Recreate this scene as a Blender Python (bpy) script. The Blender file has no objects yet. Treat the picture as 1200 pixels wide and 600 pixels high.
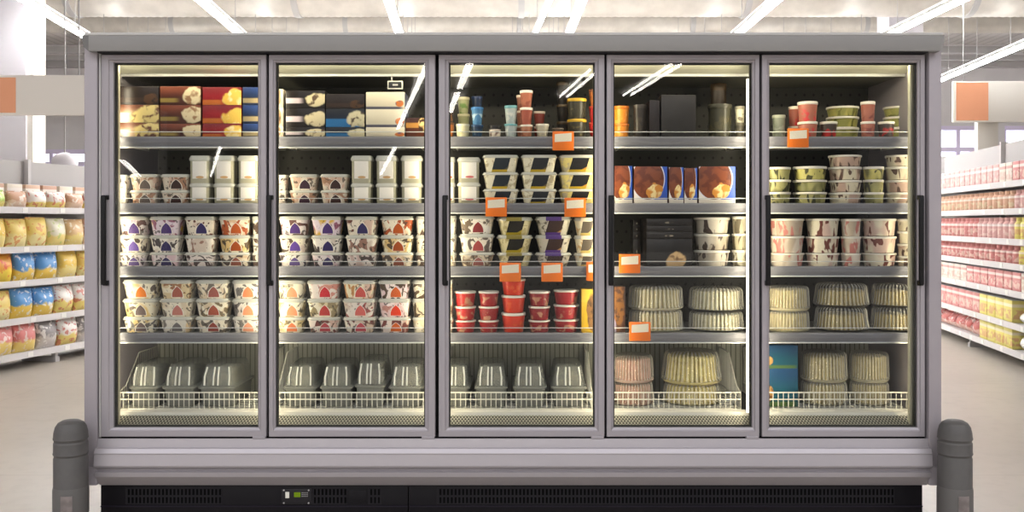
import bpy, bmesh, math, random
from mathutils import Vector, Matrix
random.seed(7)
SC = bpy.context.scene
COL = SC.collection
PI = math.pi
F, D0, EYE, HX, HY = 1125.0, 4.5, 1.4, 600.0, 260.0     # focal (px of 1200), camera distance, eye height, vanishing point


def P(u, v, y):
    """the place on the vertical plane at distance y behind the freezer front"""
    d = D0 + y
    return Vector(((u - HX) * d / F, y, EYE - (v - HY) * d / F))


def px(u, y): return (u - HX) * (D0 + y) / F
def pz(v, y): return EYE - (v - HY) * (D0 + y) / F


def lin(c):
    if isinstance(c, str):
        c = [int(c[i:i + 2], 16) / 255 for i in (0, 2, 4)]
    return tuple(x / 12.92 if x <= .04045 else ((x + .055) / 1.055) ** 2.4 for x in c)


# ------------------------------------------------------------------ materials
class NT:
    def __init__(s, name):
        s.m = bpy.data.materials.new(name); s.m.use_nodes = True
        s.t = s.m.node_tree; s.t.nodes.clear()
        s.out = s.n('ShaderNodeOutputMaterial')

    def n(s, kind, **kw):
        o = s.t.nodes.new(kind)
        for k, v in kw.items(): setattr(o, k, v)
        return o

    def link(s, a, b): s.t.links.new(a, b)

    def put(s, sock, v):
        if hasattr(v, 'links'): s.link(v, sock)
        else: sock.default_value = v

    def math(s, op, a, b=None, c=None, clamp=False):
        o = s.n('ShaderNodeMath', operation=op); o.use_clamp = clamp
        for i, v in enumerate((a, b, c)):
            if v is not None: s.put(o.inputs[i], v)
        return o.outputs[0]

    def step(s, v, a, b):
        o = s.n('ShaderNodeMapRange'); o.interpolation_type = 'SMOOTHSTEP'
        s.put(o.inputs[0], v); o.inputs[1].default_value = a; o.inputs[2].default_value = b
        return o.outputs[0]

    def mix(s, f, a, b):
        o = s.n('ShaderNodeMix', data_type='RGBA')
        s.put(o.inputs[0], f)
        for i, v in ((6, a), (7, b)):
            if not hasattr(v, 'links') and len(v) == 3: v = (*v, 1)
            s.put(o.inputs[i], v)
        return o.outputs[2]

    def xyz(s, which='Object'):
        tc = s.n('ShaderNodeTexCoord'); sp = s.n('ShaderNodeSeparateXYZ')
        s.link(tc.outputs[which], sp.inputs[0])
        return sp.outputs[0], sp.outputs[1], sp.outputs[2], tc.outputs[which]

    def noise(s, vec, scale, w=None, detail=2, distort=0):
        o = s.n('ShaderNodeTexNoise')
        o.inputs['Scale'].default_value = scale; o.inputs['Detail'].default_value = detail
        o.inputs['Distortion'].default_value = distort
        s.link(vec, o.inputs['Vector'])
        if w is not None:
            o.noise_dimensions = '4D'; s.put(o.inputs['W'], w)
        return o.outputs[0]

    def attr(s, name):
        o = s.n('ShaderNodeAttribute', attribute_type='OBJECT', attribute_name=name)
        return o.outputs['Color']

    def info(s): return s.n('ShaderNodeObjectInfo')

    def bsdf(s, color, rough=.5, metal=0, spec=.4, link=True, normal=None):
        o = s.n('ShaderNodeBsdfPrincipled')
        if not hasattr(color, 'links') and len(color) == 3: color = (*color, 1)
        s.put(o.inputs['Base Color'], color); s.put(o.inputs['Roughness'], rough)
        o.inputs['Metallic'].default_value = metal; o.inputs['Specular IOR Level'].default_value = spec
        if normal is not None: s.link(normal, o.inputs['Normal'])
        if link: s.link(o.outputs[0], s.out.inputs[0])
        return o.outputs[0]


def plain(name, c, rough=.5, metal=0, spec=.4):
    t = NT(name); t.bsdf(lin(c), rough, metal, spec); return t.m


def grainy(name, c, c2, scale, rough=.5, metal=0, stretch=(1, 1, 1), spec=.4):
    t = NT(name)
    x, y, z, v = t.xyz()
    mp = t.n('ShaderNodeMapping'); t.link(v, mp.inputs[0]); mp.inputs['Scale'].default_value = stretch
    f = t.noise(mp.outputs[0], scale, detail=3)
    t.bsdf(t.mix(t.step(f, .3, .7), lin(c), lin(c2)), rough, metal, spec); return t.m


def emit(name, c, strength):
    t = NT(name); e = t.n('ShaderNodeEmission'); e.inputs[0].default_value = (*lin(c), 1); e.inputs[1].default_value = strength
    t.link(e.outputs[0], t.out.inputs[0]); return t.m


def clear(name, c, opacity, rough=.12, tint=(1, 1, 1), use_obj=False, spec=.6):
    t = NT(name)
    tr = t.n('ShaderNodeBsdfTransparent'); tr.inputs[0].default_value = (*tint, 1)
    b = t.bsdf(t.info().outputs['Color'] if use_obj else lin(c), rough, 0, spec, link=False)
    mx = t.n('ShaderNodeMixShader'); mx.inputs[0].default_value = opacity
    t.link(tr.outputs[0], mx.inputs[1]); t.link(b, mx.inputs[2]); t.link(mx.outputs[0], t.out.inputs[0])
    return t.m


def facing_clear(name, c, lo, hi, rough):
    t = NT(name)
    tr = t.n('ShaderNodeBsdfTransparent'); tr.inputs[0].default_value = (.96, .96, .95, 1)
    b = t.bsdf(lin(c), rough, 0, .5, link=False)
    lw = t.n('ShaderNodeLayerWeight'); lw.inputs[0].default_value = .35
    f = t.math('ADD', t.math('MULTIPLY', t.math('POWER', lw.outputs['Facing'], 1.3), hi - lo), lo)
    mx = t.n('ShaderNodeMixShader'); t.link(f, mx.inputs[0])
    t.link(tr.outputs[0], mx.inputs[1]); t.link(b, mx.inputs[2]); t.link(mx.outputs[0], t.out.inputs[0])
    return t.m


def ribbed_clear(name, c, n):
    # clear plastic; bright and dark lines of its flutes painted into tint and opacity
    t = NT(name)
    x, y, z, v = t.xyz()
    a = t.math('FRACT', t.math('MULTIPLY', t.math('ARCTAN2', y, x), n / (2 * PI)))
    k = t.step(t.math('ABSOLUTE', t.math('SUBTRACT', a, .5)), .16, .30)
    tr = t.n('ShaderNodeBsdfTransparent'); t.put(tr.inputs[0], t.mix(k, (.62, .60, .52), (.96, .96, .95)))
    b = t.bsdf(lin(c), .25, 0, .5, link=False)
    lw = t.n('ShaderNodeLayerWeight'); lw.inputs[0].default_value = .3
    f = t.math('ADD', t.math('MULTIPLY', k, .26), t.math('MULTIPLY', lw.outputs['Facing'], .3), None, True)
    mx = t.n('ShaderNodeMixShader'); t.link(f, mx.inputs[0])
    t.link(tr.outputs[0], mx.inputs[1]); t.link(b, mx.inputs[2]); t.link(mx.outputs[0], t.out.inputs[0])
    return t.m


def glass_mat():
    t = NT('door_glass')
    tr = t.n('ShaderNodeBsdfTransparent'); tr.inputs[0].default_value = (.985, .99, .985, 1)
    g = t.n('ShaderNodeBsdfGlossy'); g.inputs['Roughness'].default_value = .0
    fr = t.n('ShaderNodeFresnel'); fr.inputs[0].default_value = 1.28
    mx = t.n('ShaderNodeMixShader'); t.link(fr.outputs[0], mx.inputs[0])
    t.link(tr.outputs[0], mx.inputs[1]); t.link(g.outputs[0], mx.inputs[2]); t.link(mx.outputs[0], t.out.inputs[0])
    return t.m


def tub_print(name='tub_print', pattern=True):
    """wrap printed with marbled food and a pointed oval; base/ink/wash/oval colours come from each tub"""
    t = NT(name)
    x, y, z, v = t.xyz(); gx, gy, gz, gv = t.xyz('Generated')
    inf = t.info(); w = t.math('MULTIPLY', inf.outputs['Random'], 40)
    mp = t.n('ShaderNodeMapping'); t.link(v, mp.inputs[0]); mp.inputs['Scale'].default_value = (1, 1, .8)
    mp.inputs['Rotation'].default_value = (0, .6, 0)
    f1 = t.noise(mp.outputs[0], 16, w, 1.5, 1.8)
    f2 = t.noise(mp.outputs[0], 14, t.math('ADD', w, 7), 1, .8)
    f3 = t.noise(mp.outputs[0], 26, t.math('ADD', w, 17), 1, 2.2)
    c = t.mix(t.step(f2, .50, .60), t.attr('base'), t.attr('wash'))
    c = t.mix(t.step(f1, .54, .58), c, t.attr('ink'))
    c = t.mix(t.math('MULTIPLY', t.step(f3, .60, .64), .8), c, lin('3d342d'))
    # pointed oval
    zz = t.math('DIVIDE', t.math('SUBTRACT', gz, .10), .66)
    xo = t.math('ABSOLUTE', t.math('SUBTRACT', x, .008))
    prof = t.math('SUBTRACT', 1, t.math('POWER', t.math('MAXIMUM', zz, .0), 2.7))
    front = t.math('LESS_THAN', y, 0)

    def oval(hw, zlo, grow):
        hw_ = t.math('ADD', t.math('MULTIPLY', prof, hw), grow)
        a = t.math('LESS_THAN', xo, hw_)
        b = t.math('GREATER_THAN', zz, zlo)
        d = t.math('LESS_THAN', zz, 1.0 + grow * 8)
        return t.math('MULTIPLY', t.math('MULTIPLY', a, b), t.math('MULTIPLY', d, front))
    al = inf.outputs['Alpha']
    c = t.mix(t.math('MULTIPLY', oval(.026, -.03, .0035), al), c, lin('efe9dc'))
    c = t.mix(t.math('MULTIPLY', oval(.026, .0, 0), al), c, inf.outputs['Color'])
    t.bsdf(c, .35)
    return t.m


def swirl_print(name):
    """streaky print with no mark (sundae tubs)"""
    t = NT(name)
    x, y, z, v = t.xyz(); inf = t.info(); w = t.math('MULTIPLY', inf.outputs['Random'], 40)
    mp = t.n('ShaderNodeMapping'); t.link(v, mp.inputs[0]); mp.inputs['Scale'].default_value = (1, 1, .45)
    mp.inputs['Rotation'].default_value = (0, -.5, 0)
    f1 = t.noise(mp.outputs[0], 24, w, 1, 1.2); f2 = t.noise(mp.outputs[0], 13, t.math('ADD', w, 5), 1, .5)
    c = t.mix(t.step(f2, .47, .58), t.attr('base'), t.attr('wash'))
    c = t.mix(t.step(f1, .55, .61), c, t.attr('ink'))
    t.bsdf(c, .35); return t.m


def window_print():
    """pale tub with a dark slanted picture panel, its food and a lower band"""
    t = NT('panel_print')
    gx, gy, gz, gv = t.xyz('Generated'); x, y, z, v = t.xyz()
    inf = t.info(); w = t.math('MULTIPLY', inf.outputs['Random'], 40)
    sx = t.math('SUBTRACT', gx, t.math('MULTIPLY', t.math('SUBTRACT', gz, .5), .12))
    fr = t.math('LESS_THAN', gy, .5)
    pan = t.math('MULTIPLY', t.math('MULTIPLY', t.math('GREATER_THAN', sx, .30), t.math('LESS_THAN', sx, .74)), fr)
    n = t.noise(v, 30, w, 2, 1)
    side = t.mix(t.step(n, .50, .62), t.attr('base'), t.attr('wash'))
    dark = t.mix(t.math('MULTIPLY', t.step(t.math('ADD', t.math('MULTIPLY', gx, 1.0), t.math('MULTIPLY', gz, -.75)), .42, .50), t.step(gz, .5, .42)), t.attr('ink'), t.attr('food'))
    dark = t.mix(t.math('LESS_THAN', gz, .17), dark, inf.outputs['Color'])
    t.bsdf(t.mix(pan, side, dark), .35); return t.m


def carton_print(name, base, blob, stripe, dots, centre=(.8, .42, .36), band=(.12, .38, .62), diag=None, side=None):
    t = NT(name)
    gx, gy, gz, gv = t.xyz('Generated'); x, y, z, v = t.xyz()
    w = t.math('MULTIPLY', t.info().outputs['Random'], 6)
    n = t.noise(v, 16, w, 2, .6)
    n2 = t.noise(v, 34, w, 1, .4)
    c = lin(base)
    base_c = t.mix(t.step(t.math('ADD', gz, t.math('MULTIPLY', n, .3)), .5, 1.1), lin(base), lin(diag or base))
    st = t.math('MULTIPLY', t.math('MULTIPLY', t.step(gz, band[0] - .03, band[0] + .03), t.step(gz, band[1] + .04, band[1] - .04)), t.step(gx, band[2] + .1, band[2] - .1))
    c = t.mix(t.math('MULTIPLY', st, .9), base_c, lin(stripe))
    dx = t.math('DIVIDE', t.math('SUBTRACT', gx, centre[0]), centre[2]); dz = t.math('DIVIDE', t.math('SUBTRACT', gz, centre[1]), centre[2] * 1.5)
    d = t.math('SQRT', t.math('ADD', t.math('MULTIPLY', dx, dx), t.math('MULTIPLY', dz, dz)))
    d = t.math('ADD', d, t.math('MULTIPLY', t.math('SUBTRACT', n, .5), 1.1))
    food = t.mix(t.step(n2, .50, .66), lin(blob), lin(dots))
    c = t.mix(t.step(d, 1.06, .84), c, food)
    fr = t.math('LESS_THAN', gy, .02)
    c = t.mix(fr, lin(side or base), c)
    t.bsdf(c, .35); return t.m


def cone_print():
    t = NT('wafer_carton_print')
    gx, gy, gz, gv = t.xyz('Generated'); x, y, z, v = t.xyz()
    n = t.noise(v, 22, None, 2, .5)
    c = t.mix(t.step(t.math('ADD', gx, t.math('MULTIPLY', gz, .9)), .62, .70), lin('e6e2dc'), lin('2d55b4'))
    dx = t.math('DIVIDE', t.math('SUBTRACT', gx, .42), .50); dz = t.math('DIVIDE', t.math('SUBTRACT', gz, .66), .56)
    d = t.math('ADD', t.math('MULTIPLY', dx, dx), t.math('MULTIPLY', dz, dz))
    c = t.mix(t.step(d, 1.08, .98), c, lin('dfe0e8'))
    c = t.mix(t.step(d, .96, .90), c, t.mix(t.step(n, .4, .6), lin('5f2b15'), lin('7b3f20')))
    dx = t.math('DIVIDE', t.math('SUBTRACT', gx, .62), .26); dz = t.math('DIVIDE', t.math('SUBTRACT', gz, .34), .22)
    d2 = t.math('ADD', t.math('ADD', t.math('MULTIPLY', dx, dx), t.math('MULTIPLY', dz, dz)), t.math('MULTIPLY', t.math('SUBTRACT', n, .5), 2))
    c = t.mix(t.step(d2, 1.0, .8), c, t.mix(t.step(n, .5, .62), lin('c98534'), lin('ecd79a')))
    c = t.mix(t.math('LESS_THAN', gz, .12), c, lin('e4ddd0'))
    fr = t.math('LESS_THAN', gy, .02)
    t.bsdf(t.mix(fr, lin('6e351d'), c), .35); return t.m


def cup_print():
    t = NT('cup_print')
    gx, gy, gz, gv = t.xyz('Generated'); x, y, z, v = t.xyz()
    w = t.math('MULTIPLY', t.info().outputs['Random'], 30)
    n = t.noise(v, 28, w, 1, .6)
    c = t.mix(t.math('MULTIPLY', t.step(n, .52, .62), t.step(gz, .75, .6)), t.attr('base'), t.attr('ink'))
    t.bsdf(c, .35); return t.m


def bag_print():
    t = NT('bag_print')
    gx, gy, gz, gv = t.xyz('Generated'); x, y, z, v = t.xyz()
    w = t.math('MULTIPLY', t.info().outputs['Random'], 30)
    n = t.noise(v, 10, w, 2, .8); n2 = t.noise(v, 22, w, 1, .5)
    c = t.mix(t.step(t.math('ADD', gz, t.math('MULTIPLY', n, .5)), .62, .74), t.attr('wash'), t.attr('base'))
    c = t.mix(t.math('MULTIPLY', t.step(n2, .56, .64), .8), c, t.attr('ink'))
    t.bsdf(c, .4); return t.m


def pack_print():
    t = NT('packet_print')
    gx, gy, gz, gv = t.xyz('Generated'); x, y, z, v = t.xyz()
    w = t.math('MULTIPLY', t.info().outputs['Random'], 30)
    n = t.noise(v, 18, w, 1, .6)
    pic = t.math('MULTIPLY', t.step(gz, .12, .2), t.step(gz, .62, .52))
    c = t.mix(t.math('MULTIPLY', pic, t.step(n, .44, .54)), t.attr('base'), t.attr('wash'))
    c = t.mix(t.math('MULTIPLY', t.step(gz, .68, .72), t.step(gz, .86, .82)), c, t.attr('ink'))
    t.bsdf(c, .45); return t.m


def holes(name, c, dark, pitch, rad=.13):
    """perforated sheet: staggered round holes"""
    t = NT(name)
    x, y, z, v = t.xyz()
    d = t.math('SQRT', t.math('ADD', t.math('MULTIPLY', y, y), t.math('MULTIPLY', z, z)))
    s = t.math('ADD', y, z)
    row = t.math('DIVIDE', s, pitch * 1.15)
    k = t.math('FLOOR', row)
    u = t.math('ADD', t.math('DIVIDE', x, pitch), t.math('MULTIPLY', k, .5))
    fu = t.math('SUBTRACT', t.math('FRACT', u), .5); fv = t.math('SUBTRACT', t.math('FRACT', row), .5)
    r = t.math('ADD', t.math('MULTIPLY', fu, fu), t.math('MULTIPLY', fv, fv))
    t.bsdf(t.mix(t.step(r, rad * .8, rad * 1.25), lin(dark), lin(c)), .5); return t.m


def ribbed(name, c, c2, per):
    t = NT(name); x, y, z, v = t.xyz()
    f = t.math('FRACT', t.math('DIVIDE', x, per))
    t.bsdf(t.mix(t.step(t.math('ABSOLUTE', t.math('SUBTRACT', f, .5)), .34, .42), lin(c), lin(c2)), .5); return t.m


def floor_mat():
    t = NT('polished_floor'); x, y, z, v = t.xyz()
    n = t.noise(v, .6, None, 4, .3); n2 = t.noise(v, 9, None, 3)
    c = t.mix(t.step(n, .3, .7), lin('b5ada2'), lin('c0b8ad'))
    c = t.mix(t.math('MULTIPLY', t.step(n2, .45, .7), .25), c, lin('a59d93'))
    j = t.math('MAXIMUM', t.math('LESS_THAN', t.math('FRACT', t.math('DIVIDE', t.math('ADD', x, 40), 3.0)), .004),
               t.math('LESS_THAN', t.math('FRACT', t.math('DIVIDE', t.math('ADD', y, 41.2), 3.0)), .004))
    c = t.mix(t.math('MULTIPLY', j, .5), c, lin('a59c92'))
    t.bsdf(c, .32, 0, .4); return t.m


M = {}
M['frame'] = plain('brushed_aluminium', 'a5a0a4', .45, .3)
M['panel'] = grainy('side_panel_paint', 'a8a2a6', 'a39da2', 3, .5, .15)
M['canopy'] = plain('canopy_grey', '8e8d8b', .5, .1)
M['canopy_light'] = plain('canopy_edge', 'bdbcba', .45, .1)
M['bumper'] = plain('bumper_aluminium', 'b3aeb2', .38, .35)
M['rail'] = plain('rail_grey', '7a7a7f', .6, 0, .2)
M['rail_edge'] = plain('rail_edge_light', 'c6c8c4', .35, .2)
M['black'] = plain('black_plastic', '060608', .5, 0, .2)
M['handle'] = plain('handle_black', '0b0a0c', .4, 0, .3)
M['kick'] = plain('kick_black', '0f0d12', .5, 0, .25)
M['slot'] = plain('vent_dark', '020203', .8, 0, .1)
M['liner'] = plain('liner_cream', 'c9c8b4', .5); M['side'] = plain('side_liner_grey', '8a897c', .5); M['pan'] = plain('pan_shadow_tone', '24241f', .6)  # pan colour holds the shadow between the basket boxes
M['liner_dark'] = holes('perforated_back', '3a3932', '15140f', .05, .018)
M['liner_rib'] = ribbed('ribbed_back', 'a5a698', '6c6e62', .026)
M['white'] = plain('white_enamel', 'e8e6da', .4)
M['wire'] = plain('wire_white', 'e2e0d2', .4)
M['underwire'] = plain('wire_grey', 'd0cfc4', .4, 0)
M['grille'] = holes('perforated_grille', 'c6c5b5', '0b0a07', .0155, .2)
M['shelf'] = plain('shelf_steel', '77766e', .5, .2)
M['glass'] = glass_mat()
M['led'] = emit('led_tube', 'fff1d2', 4)
M['orange'] = plain('orange_plastic', 'f07818', .4)
M['card'] = plain('price_card', 'f3ead2', .6)
M['tub'] = tub_print()
M['swirl'] = swirl_print('swirl_print')
M['window'] = window_print()
M['lid'] = clear('translucent_lid', 'd9d8cb', .8, .25, (.95, .95, .9))
M['white_lid'] = plain('white_lid', 'e3dfd2', .35)
M['obj_plain'] = None
t_ = NT('coloured_plastic'); t_.bsdf(t_.info().outputs['Color'], .35); M['obj_plain'] = t_.m
M['cup'] = cup_print()
M['food'] = None
t_ = NT('frosting'); x_, y_, z_, v_ = t_.xyz(); n_ = t_.noise(v_, 30, None, 2)
t_.bsdf(t_.mix(t_.math('MULTIPLY', t_.step(n_, .4, .65), .35), t_.info().outputs['Color'], lin('8d7f58')), .6); M['food'] = t_.m
M['dome'] = ribbed_clear('ribbed_clear_dome', 'f2efe2', 40)
M['loaf'] = clear('clear_loaf_lid', 'b4b6ac', .38, .6, (.9, .91, .89), False, 0); M['painted_glint'] = clear('lid_rib', 'f8f8f0', .7, .6, (1, 1, 1), False, .1)
M['loaf_tray'] = clear('clear_tray', '8a8c84', .82, .6, (1, 1, 1), False, 0)
M['clear_tub'] = clear('milky_tub', 'bcb89e', .85, .2)
M['paper'] = plain('white_label', 'efeadf', .6)
M['cone'] = cone_print()
M['bag'] = bag_print()
M['pack'] = pack_print()
M['bollard'] = grainy('bollard_grey', '5a5856', '565453', 20, .55)
M['foil'] = grainy('reflective_plate', '8d8583', '7a7270', 30, .35, .4)
M['floor'] = floor_mat()
M['ceiling'] = ribbed('ceiling_deck', 'e0dcd8', 'c8c4bf', .25)
M['wall'] = grainy('wall_paint', 'd6d3d4', 'cfccce', 1.5, .7)
M['pillar'] = plain('pillar_paint', 'c9c5ca', .6)
M['pillar2'] = plain('post_paint', 'd6d1c8', .6)
M['duct'] = grainy('duct_metal', 'c9c4bc', 'bcb7b0', 4, .42, .3)
M['steel'] = plain('grey_steel', 'aeacac', .5, .2)
M['sign'] = plain('sign_cream', 'f6f2ea', .6)
M['sign_orange'] = plain('sign_orange', 'fcb48c', .6)
M['rack'] = plain('rack_grey', 'c9c6c6', .5)
M['rack_back'] = plain('rack_back', 'b5b2b1', .6)
M['rack_rail'] = plain('rack_rail', 'd9d6d6', .45)
M['tag'] = plain('rack_ticket', 'f0eeea', .6)
M['lamp'] = emit('lamp_tube', 'ffffff', 85); M['uplight_glow'] = emit('added_glow_strip', 'ffffff', 8); M['front_lamp'] = emit('front_lamp_tube', 'fffaf0', 45)
M['daylight'] = emit('window_daylight', 'eef0ff', 2.6)
M['lamp_body'] = plain('lamp_housing', 'd8d6d6', .5)
M['mull'] = plain('window_bar', 'd9cfe8', .5)
M['screen'] = plain('screen_dark', '14161a', .3)
M['green'] = emit('display_green', '8fae2a', .5)


# ------------------------------------------------------------------ mesh helpers
class MB:
    def __init__(s): s.v = []; s.f = []; s.sm = []

    def add(s, verts, faces, smooth=False):
        b = len(s.v); s.v += [tuple(p) for p in verts]
        s.f += [tuple(b + i for i in f) for f in faces]; s.sm += [smooth] * len(faces); return s

    def box(s, x0, x1, y0, y1, z0, z1):
        x0, x1 = min(x0, x1), max(x0, x1); y0, y1 = min(y0, y1), max(y0, y1); z0, z1 = min(z0, z1), max(z0, z1)
        return s.add([(x0, y0, z0), (x1, y0, z0), (x1, y1, z0), (x0, y1, z0), (x0, y0, z1), (x1, y0, z1), (x1, y1, z1), (x0, y1, z1)],
                     [(3, 2, 1, 0), (4, 5, 6, 7), (0, 1, 5, 4), (1, 2, 6, 5), (2, 3, 7, 6), (3, 0, 4, 7)])

    def rbox(s, x0, x1, y0, y1, z0, z1, r=.004, seg=2):
        bm = bmesh.new(); bmesh.ops.create_cube(bm, size=1)
        for v in bm.verts:
            v.co = ((x0 + x1) / 2 + v.co.x * (x1 - x0), (y0 + y1) / 2 + v.co.y * (y1 - y0), (z0 + z1) / 2 + v.co.z * (z1 - z0))
        bmesh.ops.bevel(bm, geom=bm.edges[:], offset=r, segments=seg, profile=.5, affect='EDGES')
        bmesh.ops.recalc_face_normals(bm, faces=bm.faces[:])
        bm.verts.index_update()
        s.add([v.co[:] for v in bm.verts], [[v.index for v in f.verts] for f in bm.faces], True); bm.free(); return s

    def loft(s, rings, cap0=True, cap1=True, smooth=True):
        n = len(rings[0]); v = [p for r in rings for p in r]; f = []
        for k in range(len(rings) - 1):
            for i in range(n):
                j = (i + 1) % n
                f.append((k * n + i, k * n + j, (k + 1) * n + j, (k + 1) * n + i))
        b = len(s.v)
        s.add(v, f, smooth)
        if cap0: s.f.append(tuple(b + i for i in reversed(range(n)))); s.sm.append(False)
        if cap1: s.f.append(tuple(b + (len(rings) - 1) * n + i for i in range(n))); s.sm.append(False)
        return s

    def tube(s, pts, r, n=6, closed=False):
        pts = [Vector(p) for p in pts]; rings = []
        m = len(pts)
        for i, p in enumerate(pts):
            a = pts[i - 1] if i else p; b = pts[i + 1] if i < m - 1 else p
            d = (b - a).normalized()
            up = Vector((0, 0, 1)) if abs(d.z) < .9 else Vector((1, 0, 0))
            e1 = d.cross(up).normalized(); e2 = d.cross(e1)
            rings.append([p + r * (math.cos(2 * PI * k / n) * e1 + math.sin(2 * PI * k / n) * e2) for k in range(n)])
        return s.loft(rings)

    def extr(s, prof, x0, x1, smooth=False):
        """profile of (y, z) points, closed, drawn along X"""
        n = len(prof)
        v = [(x0, y, z) for y, z in prof] + [(x1, y, z) for y, z in prof]
        f = [(i, (i + 1) % n, n + (i + 1) % n, n + i) for i in range(n)] + [tuple(reversed(range(n))), tuple(range(n, 2 * n))]
        return s.add(v, f, smooth)

    def mesh(s, name, mat, angle=35):
        me = bpy.data.meshes.new(name); me.from_pydata(s.v, [], s.f); me.update()
        bm = bmesh.new(); bm.from_mesh(me); bmesh.ops.recalc_face_normals(bm, faces=bm.faces[:]); bm.to_mesh(me); bm.free()
        me.polygons.foreach_set('use_smooth', s.sm)
        if any(s.sm): me.set_sharp_from_angle(angle=math.radians(angle))
        me.materials.append(mat); return me

    def build(s, name, mat, parent=None, loc=None, angle=35):
        o = bpy.data.objects.new(name, s.mesh(name, mat, angle)); COL.objects.link(o)
        if parent: o.parent = parent
        if loc: o.location = loc
        return o


def ring(a, b, z, n=32, e=2.0, cx=0, cy=0):
    """superellipse ring, half widths a, b"""
    out = []
    for i in range(n):
        t = 2 * PI * (i + .5) / n; c, s_ = math.cos(t), math.sin(t)
        out.append((cx + a * math.copysign(abs(c) ** (2 / e), c), cy + b * math.copysign(abs(s_) ** (2 / e), s_), z))
    return out


def rrect(a, b, z, r, cx=0, cy=0, k=4):
    out = []
    for (sx, sy, a0) in ((1, -1, -PI / 2), (1, 1, 0), (-1, 1, PI / 2), (-1, -1, PI)):
        for i in range(k + 1):
            t = a0 + PI / 2 * i / k
            out.append((cx + sx * (a - r) + r * math.cos(t), cy + sy * (b - r) + r * math.sin(t), z))
    return out


def tag(o, label=None, cat=None, group=None, kind=None):
    for k, v in (('label', label), ('category', cat), ('group', group), ('kind', kind)):
        if v: o[k] = v
    return o


def empty(name, loc, rz=0):
    o = bpy.data.objects.new(name, None); COL.objects.link(o); o.location = loc; o.rotation_euler.z = rz
    o.empty_display_size = .05; return o


KIDS = {}


def dup(proto):
    r = proto.copy(); COL.objects.link(r)
    for ch in KIDS[proto.name]:
        c = ch.copy(); COL.objects.link(c); c.parent = r
        for g in ch.children:
            d = g.copy(); COL.objects.link(d); d.parent = c
    return r


# ------------------------------------------------------------------ freezer cabinet
DOORS = [(118, 312, 133, 302.5), (315, 510, 323, 498), (514, 708.5, 526, 697), (711, 890, 719, 881.5), (893, 1084, 901.5, 1075)]
RAILS = [(160, 172), (238, 249), (312, 323), (390, 401)]
BAYX = [(136, 307), (319, 505), (519, 703), (715, 879), (897, 1071)]
DN = ['leftmost', 'second', 'middle', 'fourth', 'rightmost']
SN = ['top', 'second', 'third', 'fourth']
YR = .15                                     # front of the shelf rails
freezer = empty('display_freezer', (0, .4, 0))
tag(freezer, 'long grey upright freezer with five glass doors full of ice cream', 'freezer')
FO = Vector((0, -.4, 0))


def fpart(mb, name, mat, parent=None, angle=35):
    """a part of the freezer: mesh in freezer coordinates"""
    o = mb.build(name, mat, parent or freezer, None, angle)
    if parent is None: o.location = FO
    return o


xL, xR = px(100, 0), px(1102, 0)
zT = pz(38, -.06)
# cabinet body: roof, back, hidden sides
b = MB(); b.box(xL + .012, xR - .012, .84, .88, .2, zT - .02); b.box(xL + .012, xR - .012, .06, .84, zT - .075, zT - .02)
b.box(xL + .012, xR - .012, .10, .84, .2, .36)
fpart(b, 'cabinet_body', M['panel'])
for (u0, u1) in ((100, 115.5), (1087, 1102)):
    b = MB(); b.rbox(px(u0, 0), px(u1, 0), -.015, .86, pz(568, 0), pz(50, 0), .006)
    b.rbox(px(u0, 0) + (.012 if u0 < 600 else -.004), px(u1, 0) + (.004 if u0 < 600 else -.012), -.03, .0, pz(567, 0), pz(545, 0), .004)
    fpart(b, 'side_panel', M['panel'])
b = MB(); b.rbox(px(103, -.06), px(1103, -.06), -.06, .80, pz(60, -.06), pz(40.5, -.06), .006); fpart(b, 'canopy', M['canopy'])
b = MB(); b.rbox(px(99, -.055), px(1105, -.055), -.062, .80, pz(41.5, -.06), pz(38, -.06), .003); fpart(b, 'canopy_trim', M['canopy_light'])
for (u0, u1, s_) in ((96, 104, -1), (1101.5, 1107, 1)):
    xo, xi = (px(u0, -.06), px(u1, -.06)) if s_ < 0 else (px(u1, -.06), px(u0, -.06))
    za, zb = pz(60, -.06), pz(40.5, -.06); w = xo - xi
    prof = [(xi, zb), (xo, zb), (xo + .0, zb - .03), (xi + w * .8, za + .022), (xi + w * .2, za + .004), (xi, za)]
    b = MB(); n = len(prof)
    v = [(x, -.058, z) for x, z in prof] + [(x, .79, z) for x, z in prof]
    b.add(v, [(i, (i + 1) % n, n + (i + 1) % n, n + i) for i in range(n)] + [tuple(reversed(range(n))), tuple(range(n, 2 * n))])
    fpart(b, 'end_cap', plain('end_cap_grey', '6f6e6d', .5) if s_ < 0 else M['canopy'])
b = MB(); b.box(px(116, -.03), px(1086, -.03), -.05, .03, pz(60, -.06) - .004, pz(60, -.06) + .001); fpart(b, 'canopy_dark_sheet', M['black'])  # black sheet added to darken the canopy underside
# black reveal above, between and below the doors
b = MB(); b.box(px(115, .03), px(1087, .03), .03, .055, pz(66, .03), pz(58, .03)); b.box(px(115, .03), px(1087, .03), .03, .055, pz(516, .03), pz(508, .03))
fpart(b, 'door_surround', M['black'])
MX = [(115, 128), (303, 323), (500, 525), (699, 718), (884, 901), (1077, 1087)]
for (u0, u1) in MX:
    b = MB(); b.rbox(px(u0, .055), px(u1, .055), .056, .08, pz(514, .06), pz(60, .06), .003); fpart(b, 'mullion', M['black'])
b = MB(); b.rbox(px(115.8, -.01), px(117.4, -.01), -.008, .03, pz(512, 0), pz(61, 0), .002); fpart(b, 'edge_strip', M['canopy_light'])
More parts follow.
